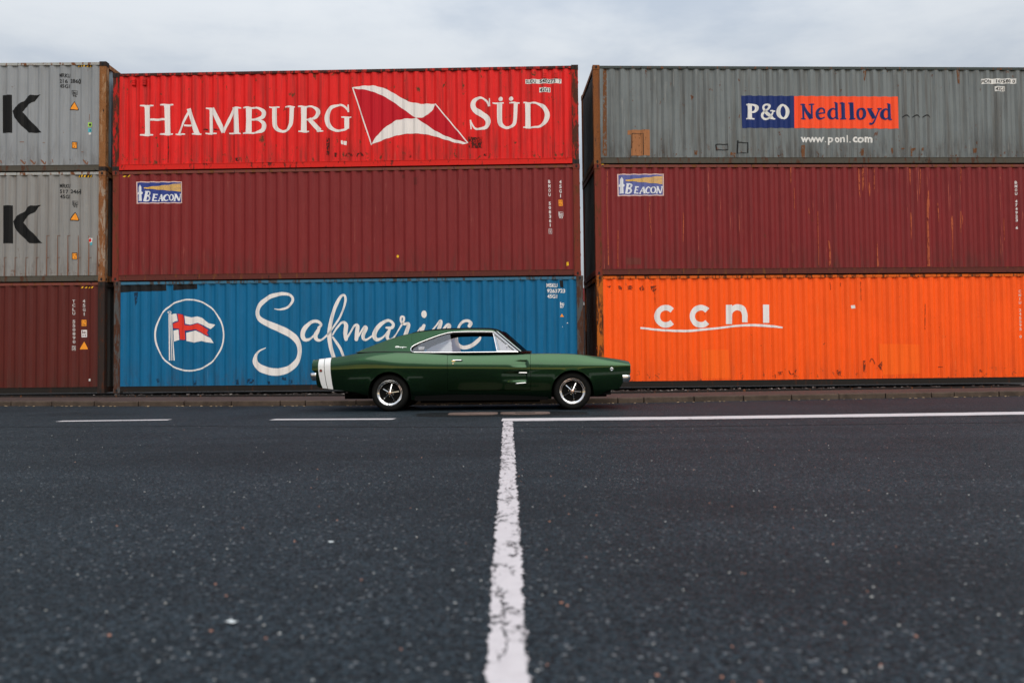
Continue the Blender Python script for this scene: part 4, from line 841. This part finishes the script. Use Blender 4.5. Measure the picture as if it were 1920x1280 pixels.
tag(car, 'dark green fastback muscle car with white double tail stripe, parked at the kerb', 'car')
WB, WR = 2.972, .305
ARCH = ((0, .305, .342), (WB, .305, .336))
plan = spline([(-1.29, .885), (-1.0, .935), (-.5, .972), (-.05, .985), (.4, .972), (1.2, .950), (2.0, .950), (2.6, .968), (3.0, .972), (3.4, .955), (3.7, .930), (3.92, .895)])
crs = spline([(-1.29, .684), (-.77, .692), (-.25, .704), (.27, .697), (.94, .687), (1.48, .680), (2.26, .662), (2.77, .654), (3.2, .672), (3.6, .686), (3.92, .702)])
top = spline([(-1.29, .846), (-1.19, .857), (-.98, .880), (-.74, .910), (-.50, .948), (-.2, .962), (.06, .958), (.37, .946), (.94, .916), (1.48, .906), (2.0, .904), (2.27, .912), (2.51, .913), (2.82, .908), (3.16, .884), (3.43, .850), (3.66, .818), (3.80, .795), (3.92, .768)])
low = spline([(-1.29, .40), (-1.1, .385), (-.93, .366), (-.6, .325), (-.345, .26), (.0, .24), (.34, .185), (1.0, .175), (2.62, .175), (3.0, .20), (3.32, .215), (3.5, .262), (3.7, .315), (3.92, .33)])
xfr = spline([(.0, 3.50), (.235, 3.56), (.29, 3.66), (.34, 3.735), (.42, 3.785), (.47, 3.82), (.555, 3.905), (.60, 3.912), (.735, 3.913), (.77, 3.90), (.9, 3.90)])
xrr = spline([(.0, -1.05), (.385, -1.13), (.42, -1.19), (.50, -1.21), (.64, -1.215), (.665, -1.25), (.69, -1.277), (.775, -1.272), (.85, -1.281), (1, -1.281)])
def ysurf(x, z):
    zc, zs, yc = crs(x), top(x), plan(x)
    if z >= zc:
        d = (z-zc)/(zs-zc); d0 = .10+.16*sstep(.4, -.5, x); y = yc - .005*min(d, d0)/.1*.1 - .074*max(0, (d-d0)/(1-d0))**2.1
    else:
        e = zc-z; y = yc - .075*e - .22*e*e - .05*sstep(.36, .50, e)
    for cx_, cz_, ra in ARCH:
        r = math.hypot(x-cx_, z-cz_)
        if z < zc: y += .002*math.exp(-((r-ra)/.030)**2)
    # sculpted scallop in the rear of the front wing and door, ending in a step
    if 1.6 < x < 2.245: y -= .020*sstep(1.75, 2.20, x)*sstep(.45, .50, z)*(1-sstep(.60, .64, z))*(1-sstep(2.225, 2.245, x))
    if 1.8 < x < 2.245: y -= .016*sstep(1.95, 2.20, x)*sstep(.70, .73, z)*(1-sstep(.79, .82, z))*(1-sstep(2.225, 2.245, x))
    return y
def xact(x, z):
    if x > 3.45: return 3.45+(x-3.45)*(xfr(z)-3.45)/(3.913-3.45)
    if x < -.95: return -.95+(x+.95)*(xrr(z)+.95)/(-1.281+.95)
    return x
def zlow(x):
    z = low(x)
    for cx_, cz_, ra in ARCH:
        d = abs(x-cx_)
        if d < ra: z = max(z, cz_+math.sqrt(ra*ra-d*d)) if cz_+math.sqrt(ra*ra-d*d) > z else z
    return z
DX0, DX1, DZ = .945, 2.298, .335          # door opening
def stations(a, b):
    xs = {round(a, 4), round(b, 4)}; x = a
    while x < b: xs.add(round(x, 4)); x += .035
    for cx_, cz_, ra in ARCH:
        for k in range(61):
            q = cx_-ra*math.cos(math.pi*k/60)
            if a < q < b: xs.add(round(q, 4))
        for q in (cx_-ra-.003, cx_+ra+.003):
            if a < q < b: xs.add(round(q, 4))
    for q in (2.225, 2.231, 2.238, 2.245):
        if a < q < b: xs.add(q)
    return sorted(xs)
def zrows(x, z0, z1, nb=22, na=18):
    zc = crs(x)
    if z1 <= zc-.03: return [z0+(z1-z0)*k/nb for k in range(nb+1)]
    lo = [z0+(zc-.006-z0)*k/nb for k in range(nb+1)]; hi = [zc+.006+(z1-zc-.006)*k/na for k in range(na+1)]
    return lo+hi
def side(b, a, c, sg, z0f, z1f, mi=0, lip=True):
    rows = []
    for x in stations(a, c):
        r = []; z0 = z0f(x); z1 = z1f(x)
        zz = zrows(x, z0, z1)
        pts = [(xact(x, z), z) for z in zz]; r = [(xa, sg*ysurf(xa, z), z) for xa, z in pts]
        if lip: r = [(r[0][0], r[0][1]-sg*.045, r[0][2]+.004)] + r
        rows.append(r)
    b.grid(rows, mi, flip=sg > 0); return rows
body = MB()
for sg in (-1, 1):
    side(body, -1.281, DX0, sg, zlow, top); side(body, DX1, 3.913, sg, zlow, top)
    side(body, DX0, DX1, sg, lambda x: low(x), lambda x: DZ-.010, lip=False)
# bonnet and boot lid
def topskin(b, xs, zf):
    rows = []
    for x in xs:
        xa = xact(x, top(x)); ys = ysurf(xa, top(x)); z = top(x)
        rows.append([(xa, s*ys*f, z+dz) for s, f, dz in [(-1, 1, 0), (-1, .975, .006), (-1, .8, .010), (-1, .4, .015), (1, 0, .017), (1, .4, .015), (1, .8, .010), (1, .975, .006), (1, 1, 0)]])
    b.grid(rows)
topskin(body, [-1.281+.04*k for k in range(20)]+[-.50], top)
topskin(body, [2.29+.05*k for k in range(33)]+[3.913], top)
# nose, tail closing faces and valances
for xf, xe in ((xfr, 3.913), (xrr, -1.281)):
    rows = []
    z0 = low(xe); zz = [z0+(top(xe)-z0)*k/24 for k in range(25)]
    for z in zz:
        xa = xf(z); y = ysurf(xa, z); rows.append([(xa+(.012 if xe > 0 else -.012)*(1-(f*f)), y*f, z) for f in (-1, -.8, -.4, 0, .4, .8, 1)])
    body.grid(rows)
# scuttle and belt shelf between body side and glass
def belt(x): return .944 if x > .9 else .944+(.9-x)*.022
for sg in (-1, 1):
    rows = []
    for k in range(60):
        x = -.52+k*(2.30+.52)/59; ys = ysurf(x, top(x)); zb_ = max(belt(x), top(x)+.004)
        rows.append([(x, sg*ys, top(x)), (x, sg*(ys-.02), top(x)+.006), (x, sg*.893, zb_-.008), (x, sg*.872, zb_), (x, sg*.85, zb_-.002), (x, sg*.84, zb_-.10)])
    body.grid(rows, flip=sg > 0)
body.grid([[(x, y, top(x)+.006) for y in (-.87, 0, .87)] for x in (2.06, 2.3)])
body.grid([[(x, y, .955) for y in (-.86, 0, .86)] for x in (-.55, -.15)])
o = body.build('body', M_PAINT, car, True, 32)
# roof shell
redge = spline([(-.573, .962), (-.318, 1.070), (-.063, 1.168), (.176, 1.244), (.43, 1.294), (.684, 1.322), (.953, 1.335), (1.27, 1.337), (1.577, 1.332), (1.70, 1.322), (1.76, 1.302)])
def ysd(x, z): return .872-.66*(z-.95) - (.03*sstep(0, -.57, x))
wtop = spline([(.339, 1.018), (.348, 1.045), (.40, 1.083), (.474, 1.122), (.619, 1.180), (.786, 1.243), (.924, 1.280), (1.027, 1.293), (1.25, 1.297), (1.5, 1.295), (1.693, 1.290)])
wbot = lambda x: belt(x)
liner = MB()
for sg in (-1, 1):
    pill = MB()
    for bld, dy, dz in ((pill, 0, 0), (liner, -.03, -.03)):
        rows = []
        xs = [-.573+k*.04 for k in range(23)]+[.335]
        for x in xs:
            z0 = max(top(x)+.004, belt(x)-.004); z1 = max(redge(x)+dz, z0+.002)
            rows.append([(x, sg*(ysd(x, z0+(z1-z0)*f)+dy), z0+(z1-z0)*f) for f in [i/8 for i in range(9)]])
        bld.grid(rows, flip=sg > 0)
        rows = []
        # around the blunt tip of the quarter window
        x0 = .335; z0 = belt(x0)-.004; zt = redge(x0)+dz
        for x in (.339, .342, .348, .36, .40, .45, .52, .6, .7, .8, .9, .97, 1.03, 1.1, 1.25, 1.4, 1.55, 1.65, 1.693):
            za = wtop(x); z1 = redge(x)+dz
            if dz: za = wtop(x)-.012
            rows.append([(x, sg*(ysd(x, za+(z1-za)*f)+dy), za+(z1-za)*f) for f in [i/6 for i in range(7)]])
        bld.grid(rows, flip=sg > 0)
        xs = (.335, .339, .342); bld.grid([[(x, sg*(ysd(x, z)+dy), z) for z in (belt(x)-.004, .98, 1.0, 1.018 if x > .336 else redge(x)+dz)] for x in (.335, .340)], flip=sg > 0)
        # windscreen pillar
        rows = []
        for k in range(9):
            t = k/8; z = 1.29+(.945-1.29)*t; xa = 1.693+(2.088-1.693)*t
            rows.append([(xa+dxx, sg*(ysd(xa, z)+dy-dxx*.5), z+dxx*.25) for dxx in (0, .02, .05, .075)])
        bld.grid(rows, flip=sg > 0)
    # header corner
    pill.grid([[(1.693, sg*ysd(1.693, 1.29), 1.29), (1.693, sg*ysd(1.693, redge(1.693)), redge(1.693))], [(1.768, sg*(ysd(1.693, 1.29)-.038), 1.309), (1.76, sg*(ysd(1.70, 1.31)-.03), 1.316)]], flip=sg > 0)
    # flying buttress: narrow cap and inner wall beside the sunken rear window
    rows = []
    for k in range(24):
        x = -.573+k*.04; z = redge(x); y = ysd(x, z); rows.append([(x, sg*y, z), (x, sg*(y-.02), z+.006), (x, sg*(y-.11), z+.004), (x, sg*(y-.13), max(.955, z-.02-.11*sstep(.40, .05, x)-.2*sstep(.1, -.4, x)))])
    pill.grid(rows, flip=sg > 0)
    pill.build('roof_pillar', M_PAINT, car, True, 35)
rf = MB(); rows = []
for x in [.33+k*.06 for k in range(24)]+[1.76]:
    z = redge(x); y = ysd(min(x, 1.70), z); rows.append([(x+.03*(1-f*f)*sstep(1.5, 1.76, x), y*f, z+.052*(1-f*f)*(1-.3*sstep(1.6, 1.76, x))) for f in (-1, -.9, -.7, -.4, 0, .4, .7, .9, 1)])
rf.grid(rows); rf.build('roof', M_ROOF, car, True, 40)
rows = []
for x in [.36+k*.06 for k in range(23)]+[1.72]:
    z = redge(x)-.042; y = ysd(min(x, 1.70), z)-.03; rows.append([(x, y*f, z+.02*(1-f*f)) for f in (-1, -.5, 0, .5, 1)])
liner.grid(rows, flip=True); liner.build('headliner', M_INT, car, True, 40)
gb = MB(); gb.grid([[(.40+(-.20-.40)*t, y, 1.315+(.985-1.315)*t) for y in (-.50, -.25, 0, .25, .50)] for t in (0, .25, .5, .75, 1)]); gb.build('rear_window', M_WSG, car, True)
gb = MB(); rows = []
for k in range(9):
    t = k/8; z = 1.308+(.955-1.308)*t; xa = 1.76+(2.150-1.76)*t; y = ysd(xa, z)-.055
    rows.append([(xa+.125*(1-f*f), y*f, z) for f in (-1, -.85, -.6, -.3, 0, .3, .6, .85, 1)])
gb.grid(rows); gb.build('windscreen', M_WSG, car, True)
gd = MB(); gd.grid([[(r[0][0], p[1]*1.01, p[2]) for p in (r[0], r[4], r[8])] for r in rows])
for sg in (-1, 1):
    # doors
    d = MB(); side(d, DX0+.005, DX1-.005, sg, lambda x: DZ, top, lip=True)
    rows = [[(x, sg*(ysurf(x, z)-q), z) for z in zrows(x, DZ, top(x))] for x, q in ((DX0+.005, .04), (DX0+.005, 0))]; d.grid(rows)
    rows = [[(x, sg*(ysurf(x, z)-q), z) for z in zrows(x, DZ, top(x))] for x, q in ((DX1-.005, .04), (DX1-.005, 0))]; d.grid(rows)
    dr_ = d.build('door', M_PAINT, car, True, 32)
    h = MB(); h.tube([(1.025, sg*(ysurf(1.03, .82)+.002), .822), (1.04, sg*(ysurf(1.04, .82)+.026), .824), (1.175, sg*(ysurf(1.17, .82)+.026), .822), (1.19, sg*(ysurf(1.19, .82)+.004), .818)], .0095, 8)
    h.box(1.02, 1.075, sg*(ysurf(1.04, .815)-.005), sg*(ysurf(1.04, .815)+.012), .800, .826); h.build('handle', M_CHR, dr_, True)
    lk = MB(); lk.lathe([(0, .014), (.012, .014), (.017, .009), (.018, 0)], (1.042, sg*ysurf(1.042, .767), .767), 16, 0, 1 if sg < 0 else -1); lk.build('lock', M_TRIM, dr_, True)
    for (xa, za, xb, zb2) in ((2.105, .611, 2.25, .607), (2.05, .435, 2.222, .446)):
        v_ = MB(); n = 8; v_.tube([(xa+(xb-xa)*k/n, sg*(ysurf(min(2.22, xa+(xb-xa)*k/n), za+(zb2-za)*k/n)+.006), za+(zb2-za)*k/n) for k in range(n+1)], [.004]+[.0085]*(n-1)+[.005], 8); v_.build('scoop_blade', M_TRIM, dr_, True)
    gap = MB(); gap.grid([[(x, sg*(ysurf(x, z)-.03), z) for z in zrows(x, .24, top(x)-.012)] for x in (DX0-.03, DX0+.03)]); gap.grid([[(x, sg*(ysurf(x, z)-.03), z) for z in zrows(x, .24, top(x)-.012)] for x in (DX1-.03, DX1+.03)])
    gap.grid([[(x, sg*(ysurf(x, z)-.03), z) for z in (.29, .38)] for x in [DX0+k*.05 for k in range(28)]]); gap.build('door_gap_backing', M_UND, car)  # black backing strips added behind the door gaps to darken them
    # bright work round the side window
    tr = MB(); path = [(.40, .962), (.37, .968), (.347, .985), (.338, 1.010), (.343, 1.035), (.36, 1.057), (.40, 1.083), (.474, 1.120), (.619, 1.178), (.786, 1.241), (.924, 1.279), (1.027, 1.293), (1.25, 1.297), (1.5, 1.295), (1.693, 1.290)]
    tr.tube([(x, sg*(ysd(x, z)+.004), z) for x, z in path], .0072, 8); tr.build('window_trim', M_TRIM, car, True)
    tr = MB(); tr.tube([(1.700, sg*(ysd(1.7, 1.288)+.004), 1.288), (2.09, sg*(ysd(2.09, .95)+.004), .95)], .009, 8); tr.tube([(1.742, sg*(ysd(1.742, 1.30)-.012), 1.30), (2.140, sg*(ysd(2.13, .955)-.012), .958)], .007, 8)
    tr.build('pillar_trim', M_TRIM, car, True)
    tr = MB(); tr.tube([(1.720, sg*(ysd(1.71, 1.295)+.0), 1.297), (2.115, sg*(ysd(2.11, .95)+.0), .955)], .010, 8); tr.tube([(.36+.02, sg*(ysd(.4, 1.05)), 1.052)]+[(x, sg*(ysd(x, z)-.006), z-.020) for x, z in path[7:]], .013, 8); tr.build('window_seal', M_BLK, car, True)
    tr = MB(); tr.tube([(.40, sg*.886, belt(.4)+.006), (.7, sg*.886, belt(.7)+.006), (1.0, sg*.886, .950), (1.7, sg*.886, .950), (2.10, sg*.880, .948)], .0085, 8); tr.build('belt_trim', M_TRIM, car, True)
    tr = MB(); tr.tube([(-.56, sg*.880, .966), (-.2, sg*.895, .974), (.1, sg*.893, .972), (.36, sg*.889, .962)], .007, 6); tr.build('roof_seam', M_BLK, car, True)
    # quarter glass and its bright front edge
    q = MB(); rows = []
    for k in range(17):
        t = k/16; xb = .372+(1.030-.372)*t; xt = .372+(.967-.372)*t
        zt_ = wtop(xt)-.018; zb_ = belt(xb)+.004
        if k == 0: zt_ = zb_+.045
        rows.append([(xb+(xt-xb)*f, sg*(ysd(xb, zb_+(zt_-zb_)*f)-.012), zb_+(zt_-zb_)*f) for f in (0, .33, .66, 1)])
    q.grid(rows); qg = q.build('quarter_window', M_GLS if sg < 0 else M_GLF, car, True)
    if sg < 0:
        st_ = MB(); yq = lambda x, z: -(ysd(x, z)-.012+.004)
        for x0_, x1_, z_ in ((.462, .560, 1.043), (.462, .556, 1.031), (.466, .560, 1.018), (.462, .552, 1.004)):
            st_.add([(x0_, yq(x0_, z_), z_), (x1_, yq(x1_, z_), z_), (x1_, yq(x1_, z_+.006), z_+.006), (x0_, yq(x0_, z_+.006), z_+.006)], [(0, 1, 2, 3)])
        st_.build('window_sticker', mat('sticker_pale', (.6, .6, .62), .6), qg)
    # vent window
    fr_ = MB(); P0, P1, P2 = (1.683, 1.268), (1.757, .950), (2.062, .956)
    A3 = lambda p, d=0: (p[0], sg*(ysd(*p)-.004+d), p[1])
    fr_.tube([A3(P0), A3(P1)], .0105, 8); fr_.tube([A3((1.70, 1.262)), A3(P2)], .0065, 8); fr_.tube([A3((1.757, .962)), A3((2.05, .962))], .009, 8)
    fr_.tube([A3((1.915, 1.065), .012), A3((1.913, 1.035), .012)], .008, 6); fr_.build('vent_frame', M_TRIM, car, True)
    vg = MB(); vg.add([A3(P0, -.008), A3(P1, -.008), A3(P2, -.008)], [(0, 1, 2)]); vg.build('vent_window', M_GLS if sg < 0 else M_GLF, car)
    vs_ = MB(); vs_.tube([A3((1.72, 1.235), -.006), A3((2.04, .965), -.006)], .008, 6); vs_.build('vent_seal', M_BLK, car, True)
    # white tail stripes
    for lft, rgt in (([(.39, -1.101), (.476, -1.131), (.692, -1.166), (.85, -1.170)], [(.378, -1.019), (.475, -1.041), (.691, -1.066), (.87, -1.074)]), ([(.378, -1.010), (.475, -1.032), (.691, -1.057), (.87, -1.065)], [(.37, -.925), (.475, -.940), (.690, -.958), (.89, -.962)])):
        fl_, fr2 = spline(lft), spline(rgt); s_ = MB(); rows = []
        for k in range(41):
            t = k/40; r = []
            for i in range(7):
                u = i/6; xm = fl_(.6)+(fr2(.6)-fl_(.6))*u; z0 = low(xm)+.002; z1 = top(xm); z = z0+(z1-z0)*t
                x = fl_(z)+(fr2(z)-fl_(z))*u; zt2 = min(z, top(x)); r.append((x, sg*(ysurf(x, zt2)+.003), zt2+(.003 if k == 40 else 0)))
            rows.append(r)
        s_.grid(rows)
        if sg < 0:
            s_.grid([[(fl_(.9)+(fr2(.9)-fl_(.9))*i/3, ysurf(fl_(.9), top(fl_(.9)))*f, top(fl_(.9)+(fr2(.9)-fl_(.9))*i/3)+dz+.003) for f, dz in [(-1, 0), (-.975, .006), (-.8, .010), (-.4, .015), (0, .017), (.4, .015), (.8, .010), (.975, .006), (1, 0)]] for i in range(4)])
        s_.build('tail_stripe', M_WHT, car, True)
    # marker lamps
    for (mx_, mz, rr_, lens) in ((3.607, .652, .027, M_BLK), (-1.120, .677, .024, M_BLK)):
        m_ = MB(); yy_ = ysurf(mx_, mz); s1_ = 1 if sg < 0 else -1
        m_.lathe([(rr_*.55, .006), (rr_*.75, .010), (rr_, .006), (rr_*1.02, -.01)], (mx_, sg*yy_, mz), 20, 0, s1_); mo = m_.build('side_marker', M_CHR if mx_ > 0 else M_BLK, car, True)
        m_ = MB(); m_.lathe([(0, .005), (rr_*.56, .005)], (mx_, sg*yy_, mz), 16, 0, s1_); m_.build('lens', M_LENS if mx_ < 0 else M_BLK, mo)
# model script on the rear pillar, drawn as one flowing line
vs, fs = [], []
em = MB()
for s_ in (smooth2d([(.135, 1.060), (.11, 1.062), (.086, 1.055), (.082, 1.048), (.095, 1.043), (.125, 1.046), (.14, 1.058), (.143, 1.046), (.153, 1.050), (.157, 1.044), (.170, 1.049), (.163, 1.045), (.175, 1.043), (.181, 1.050), (.190, 1.044), (.200, 1.050), (.196, 1.042), (.202, 1.030), (.206, 1.044), (.218, 1.049), (.222, 1.043), (.232, 1.044), (.240, 1.050), (.247, 1.045), (.268, 1.043)], 4),):
    em.tube([(x, -(ysd(x, z)+.004), z) for x, z in s_], .0042, 6)
em.build('emblem_script', M_TRIM, car, True)
# bumpers
def bumper(path, prof_, name):
    b = MB(); rows = []
    for i, (x, y) in enumerate(path):
        a, c = Vector(path[max(i-1, 0)]), Vector(path[min(i+1, len(path)-1)]); t = (c-a).normalized(); n_ = Vector((t.y, -t.x))
        rows.append([(x+n_.x*o, y+n_.y*o, z) for o, z in prof_])
    b.grid(rows); b.add(rows[0], [tuple(range(len(prof_)))]); b.add(rows[-1], [tuple(range(len(prof_)))[::-1]]); return b.build(name, M_CHR, car, True, 50)
bumper([(3.788, -.900), (3.84, -.905), (3.885, -.885), (3.905, -.83), (3.915, -.6), (3.92, 0), (3.915, .6), (3.905, .83), (3.885, .885), (3.84, .905), (3.788, .900)],
       [(-.02, .556), (.006, .560), (.016, .552), (.020, .530), (.018, .500), (.010, .468), (-.005, .442), (-.03, .440)], 'front_bumper')
bumper([(-1.205, .90), (-1.26, .905), (-1.290, .885), (-1.298, .83), (-1.302, 0), (-1.298, -.83), (-1.290, -.885), (-1.26, -.905), (-1.205, -.90)],
       [(-.02, .638), (.006, .638), (.014, .628), (.010, .58), (-.006, .535), (-.022, .512), (-.04, .512)], 'rear_bumper')
b = MB(); b.box(3.905, 3.924, -.84, .84, .585, .725); g_ = b.build('grille', M_BLK, car)
b = MB()
for k in range(9): b.box(3.9242, 3.930, -.83, .83, .595+k*.0145, .599+k*.0145)
b.build('grille_bar', M_TRIM, g_)
b = MB(); b.box(-1.290, -1.262, -.84, .84, .70, .80); tp = b.build('tail_panel', M_BLK, car)
for y in (-.66, -.40, .40, .66):
    t_ = MB(); t_.add([(-1.2925, y+.055*math.cos(a*.2618), .75+.045*math.sin(a*.2618)) for a in range(24)], [tuple(range(24))]); t_.build('tail_light', M_LENS, tp)
# lower front spoiler lip and bracket seen under the nose
b = MB(); b.tube([(3.735, -.80, .350), (3.752, -.80, .385), (3.765, -.80, .41)], .008, 6); b.tube([(3.36, -.55, .225), (3.42, -.55, .213), (3.47, -.55, .220), (3.505, -.55, .262)], .012, 6); b.box(3.38, 3.46, -.6, -.5, .205, .235)
b.build('tow_bracket', M_BLK, car, True)
# underbody, wheel wells, cabin furniture
b = MB(); b.box(-.80, 3.55, -.62, .62, .20, .30); b.box(.40, 2.58, -.86, .86, .165, .30); b.box(-.62, -.36, -.84, .84, .28, .38); b.box(-1.0, -.60, -.80, .80, .36, .42); b.tube([(.45, .45, .155), (2.45, .45, .155)], .045, 10); b.tube([(.45, .75, .15), (2.4, .75, .15)], .05, 10); b.tube([(.45, -.45, .16), (2.45, -.45, .16)], .045, 10); b.box(3.36, 3.60, -.84, .84, .24, .32); b.build('underbody', M_UND, car)
for sg in (-1, 1):
    for cx_, cz_, ra in ARCH:
        b = MB(); r_ = ra+.012; rows = [[(cx_+r_*math.cos(math.pi*k/24-.0), sg*y, cz_+r_*math.sin(math.pi*k/24)) for k in range(25)] for y in (.915, .60)]
        rows = [[(p[0], p[1], p[2]) for p in r] for r in rows]; b.grid(rows)
        b.add([(cx_+r_*math.cos(math.pi*k/24), sg*.60, cz_+r_*math.sin(math.pi*k/24)) for k in range(25)]+[(cx_-r_, sg*.6, .2), (cx_+r_, sg*.6, .2)], [tuple(range(27))])
        b.add([(cx_-r_, sg*.60, cz_), (cx_-r_, sg*.60, .2), (cx_-r_, sg*.9, .22), (cx_-r_, sg*.915, cz_)], [(0, 1, 2, 3)]); b.add([(cx_+r_, sg*.60, cz_), (cx_+r_, sg*.60, .2), (cx_+r_, sg*.9, .22), (cx_+r_, sg*.915, cz_)], [(0, 1, 2, 3)])
        b.build('wheel_well', M_UND, car)
b = MB(); b.box(1.90, 2.15, -.80, .80, .60, .925); b.build('dashboard', M_INT, car)
for sg in (-1, 1):
    b = MB(); b.box(.95, 1.45, sg*.40-.30, sg*.40+.30, .42, .58); b.box(.85, .98, sg*.40-.29, sg*.40+.29, .55, .90); b.build('front_seat', M_INT, car)
b = MB(); b.box(.10, .55, -.65, .65, .42, .58); b.box(-.05, .10, -.65, .65, .5, .86); b.build('rear_seat', M_INT, car)
b = MB(); b.tube([(1.78+.05*math.sin(a), .38+.19*math.cos(a), .865+.085*math.sin(a)) for a in [k*.2618 for k in range(25)]], .012, 8, caps=False); b.tube([(1.78, .38, .865), (2.0, .38, .80)], .02, 8); b.build('steering_wheel', M_BLK, car, True)
b = MB(); b.tube([(1.835, .02, 1.225), (1.80, .02, 1.235)], .008, 6); b.box(1.78, 1.80, -.10, .14, 1.195, 1.255); b.build('rear_view_mirror', M_BLK, car)
for sg in (-1, 1):
    b = MB(); y = -.62 if sg < 0 else .10
    b.tube([(2.30, y, .925), (2.31, y, .955), (2.25, y+.06, .966), (2.20, y+.35, .972)], [.016, .016, .010, .006], 6); b.tube([(2.235, y-.05, .968), (2.195, y+.5, .974)], .009, 6); b.build('wiper', M_BLK, car, True)
# wheels
def wheel(cx_, sg, rot):
    w_ = MB(); s1_ = 1 if sg < 0 else -1; c = (cx_, sg*.893, WR)
    w_.lathe([(.203, -.004), (.212, .008), (.225, .013), (.245, .017), (.262, .016), (.280, .008), (.294, -.006), (.3025, -.022), (.305, -.045), (.305, -.150), (.3025, -.175), (.29, -.195), (.25, -.205), (.20, -.2)], c, 64, 0, s1_)
    wo_ = w_.build('wheel', M_RUB, car, True, 60)
    r_ = MB(); r_.lathe([(.203, -.006), (.211, .004), (.2085, .009), (.2070, .0105), (.2050, .009), (.200, .002), (.196, -.002), (.186, -.007), (.176, -.014), (.168, -.024), (.163, -.046)], c, 64, 0, s1_); r_.build('rim', M_RIM, wo_, True, 60)
    d_ = MB(); d_.lathe([(.163, -.045), (.156, -.052), (.150, -.060), (.13, -.066), (.08, -.060), (.045, -.050), (0, -.048)], c, 40, 0, s1_); d_.build('wheel_centre', M_DISH, wo_, True)
    sp_ = MB()
    for k in range(5):
        a = R(rot+72*k); ca, sa = math.cos(a), math.sin(a); pts = []
        for rr_, hw, of in ((.028, .0125, -.012), (.075, .0110, -.031), (.115, .0105, -.047), (.140, .014, -.057)):
            for t_, o_ in ((-hw, of-.010), (-hw*.6, of), (hw*.6, of), (hw, of-.010)): pts.append((c[0]+rr_*ca-t_*sa, c[1]-o_*s1_, c[2]+rr_*sa+t_*ca))
        sp_.add(pts, [(4*i+j, 4*i+j+1, 4*i+j+5, 4*i+j+4) for i in range(3) for j in range(3)])
    sp_.build('spoke', M_RIM, wo_, True, 50)
    h_ = MB(); h_.lathe([(0, .004), (.015, .002), (.026, -.004), (.031, -.014), (.032, -.050)], c, 24, 0, s1_); h_.build('hub_cap', M_CAP, wo_, True)
    n_ = MB()
    for k in range(5):
        a = R(rot+36+72*k); n_.lathe([(0, -.030), (.006, -.031), (.009, -.040), (.009, -.06)], (c[0]+.060*math.cos(a), c[1], c[2]+.060*math.sin(a)), 8, 0, s1_)
    n_.build('lug_nut', M_CHR, wo_, True)
    vl = MB(); a = R(-97 if cx_ < 1 else -120); vl.tube([(c[0]+.186*math.cos(a), c[1]-(-.02)*s1_, c[2]+.186*math.sin(a)), (c[0]+.182*math.cos(a), c[1]-(.008)*s1_, c[2]+.182*math.sin(a))], .006, 6); vl.build('valve', M_BLK, wo_, True)
wheel(0, -1, 80); wheel(WB, -1, 65); wheel(0, 1, 20); wheel(WB, 1, 50)
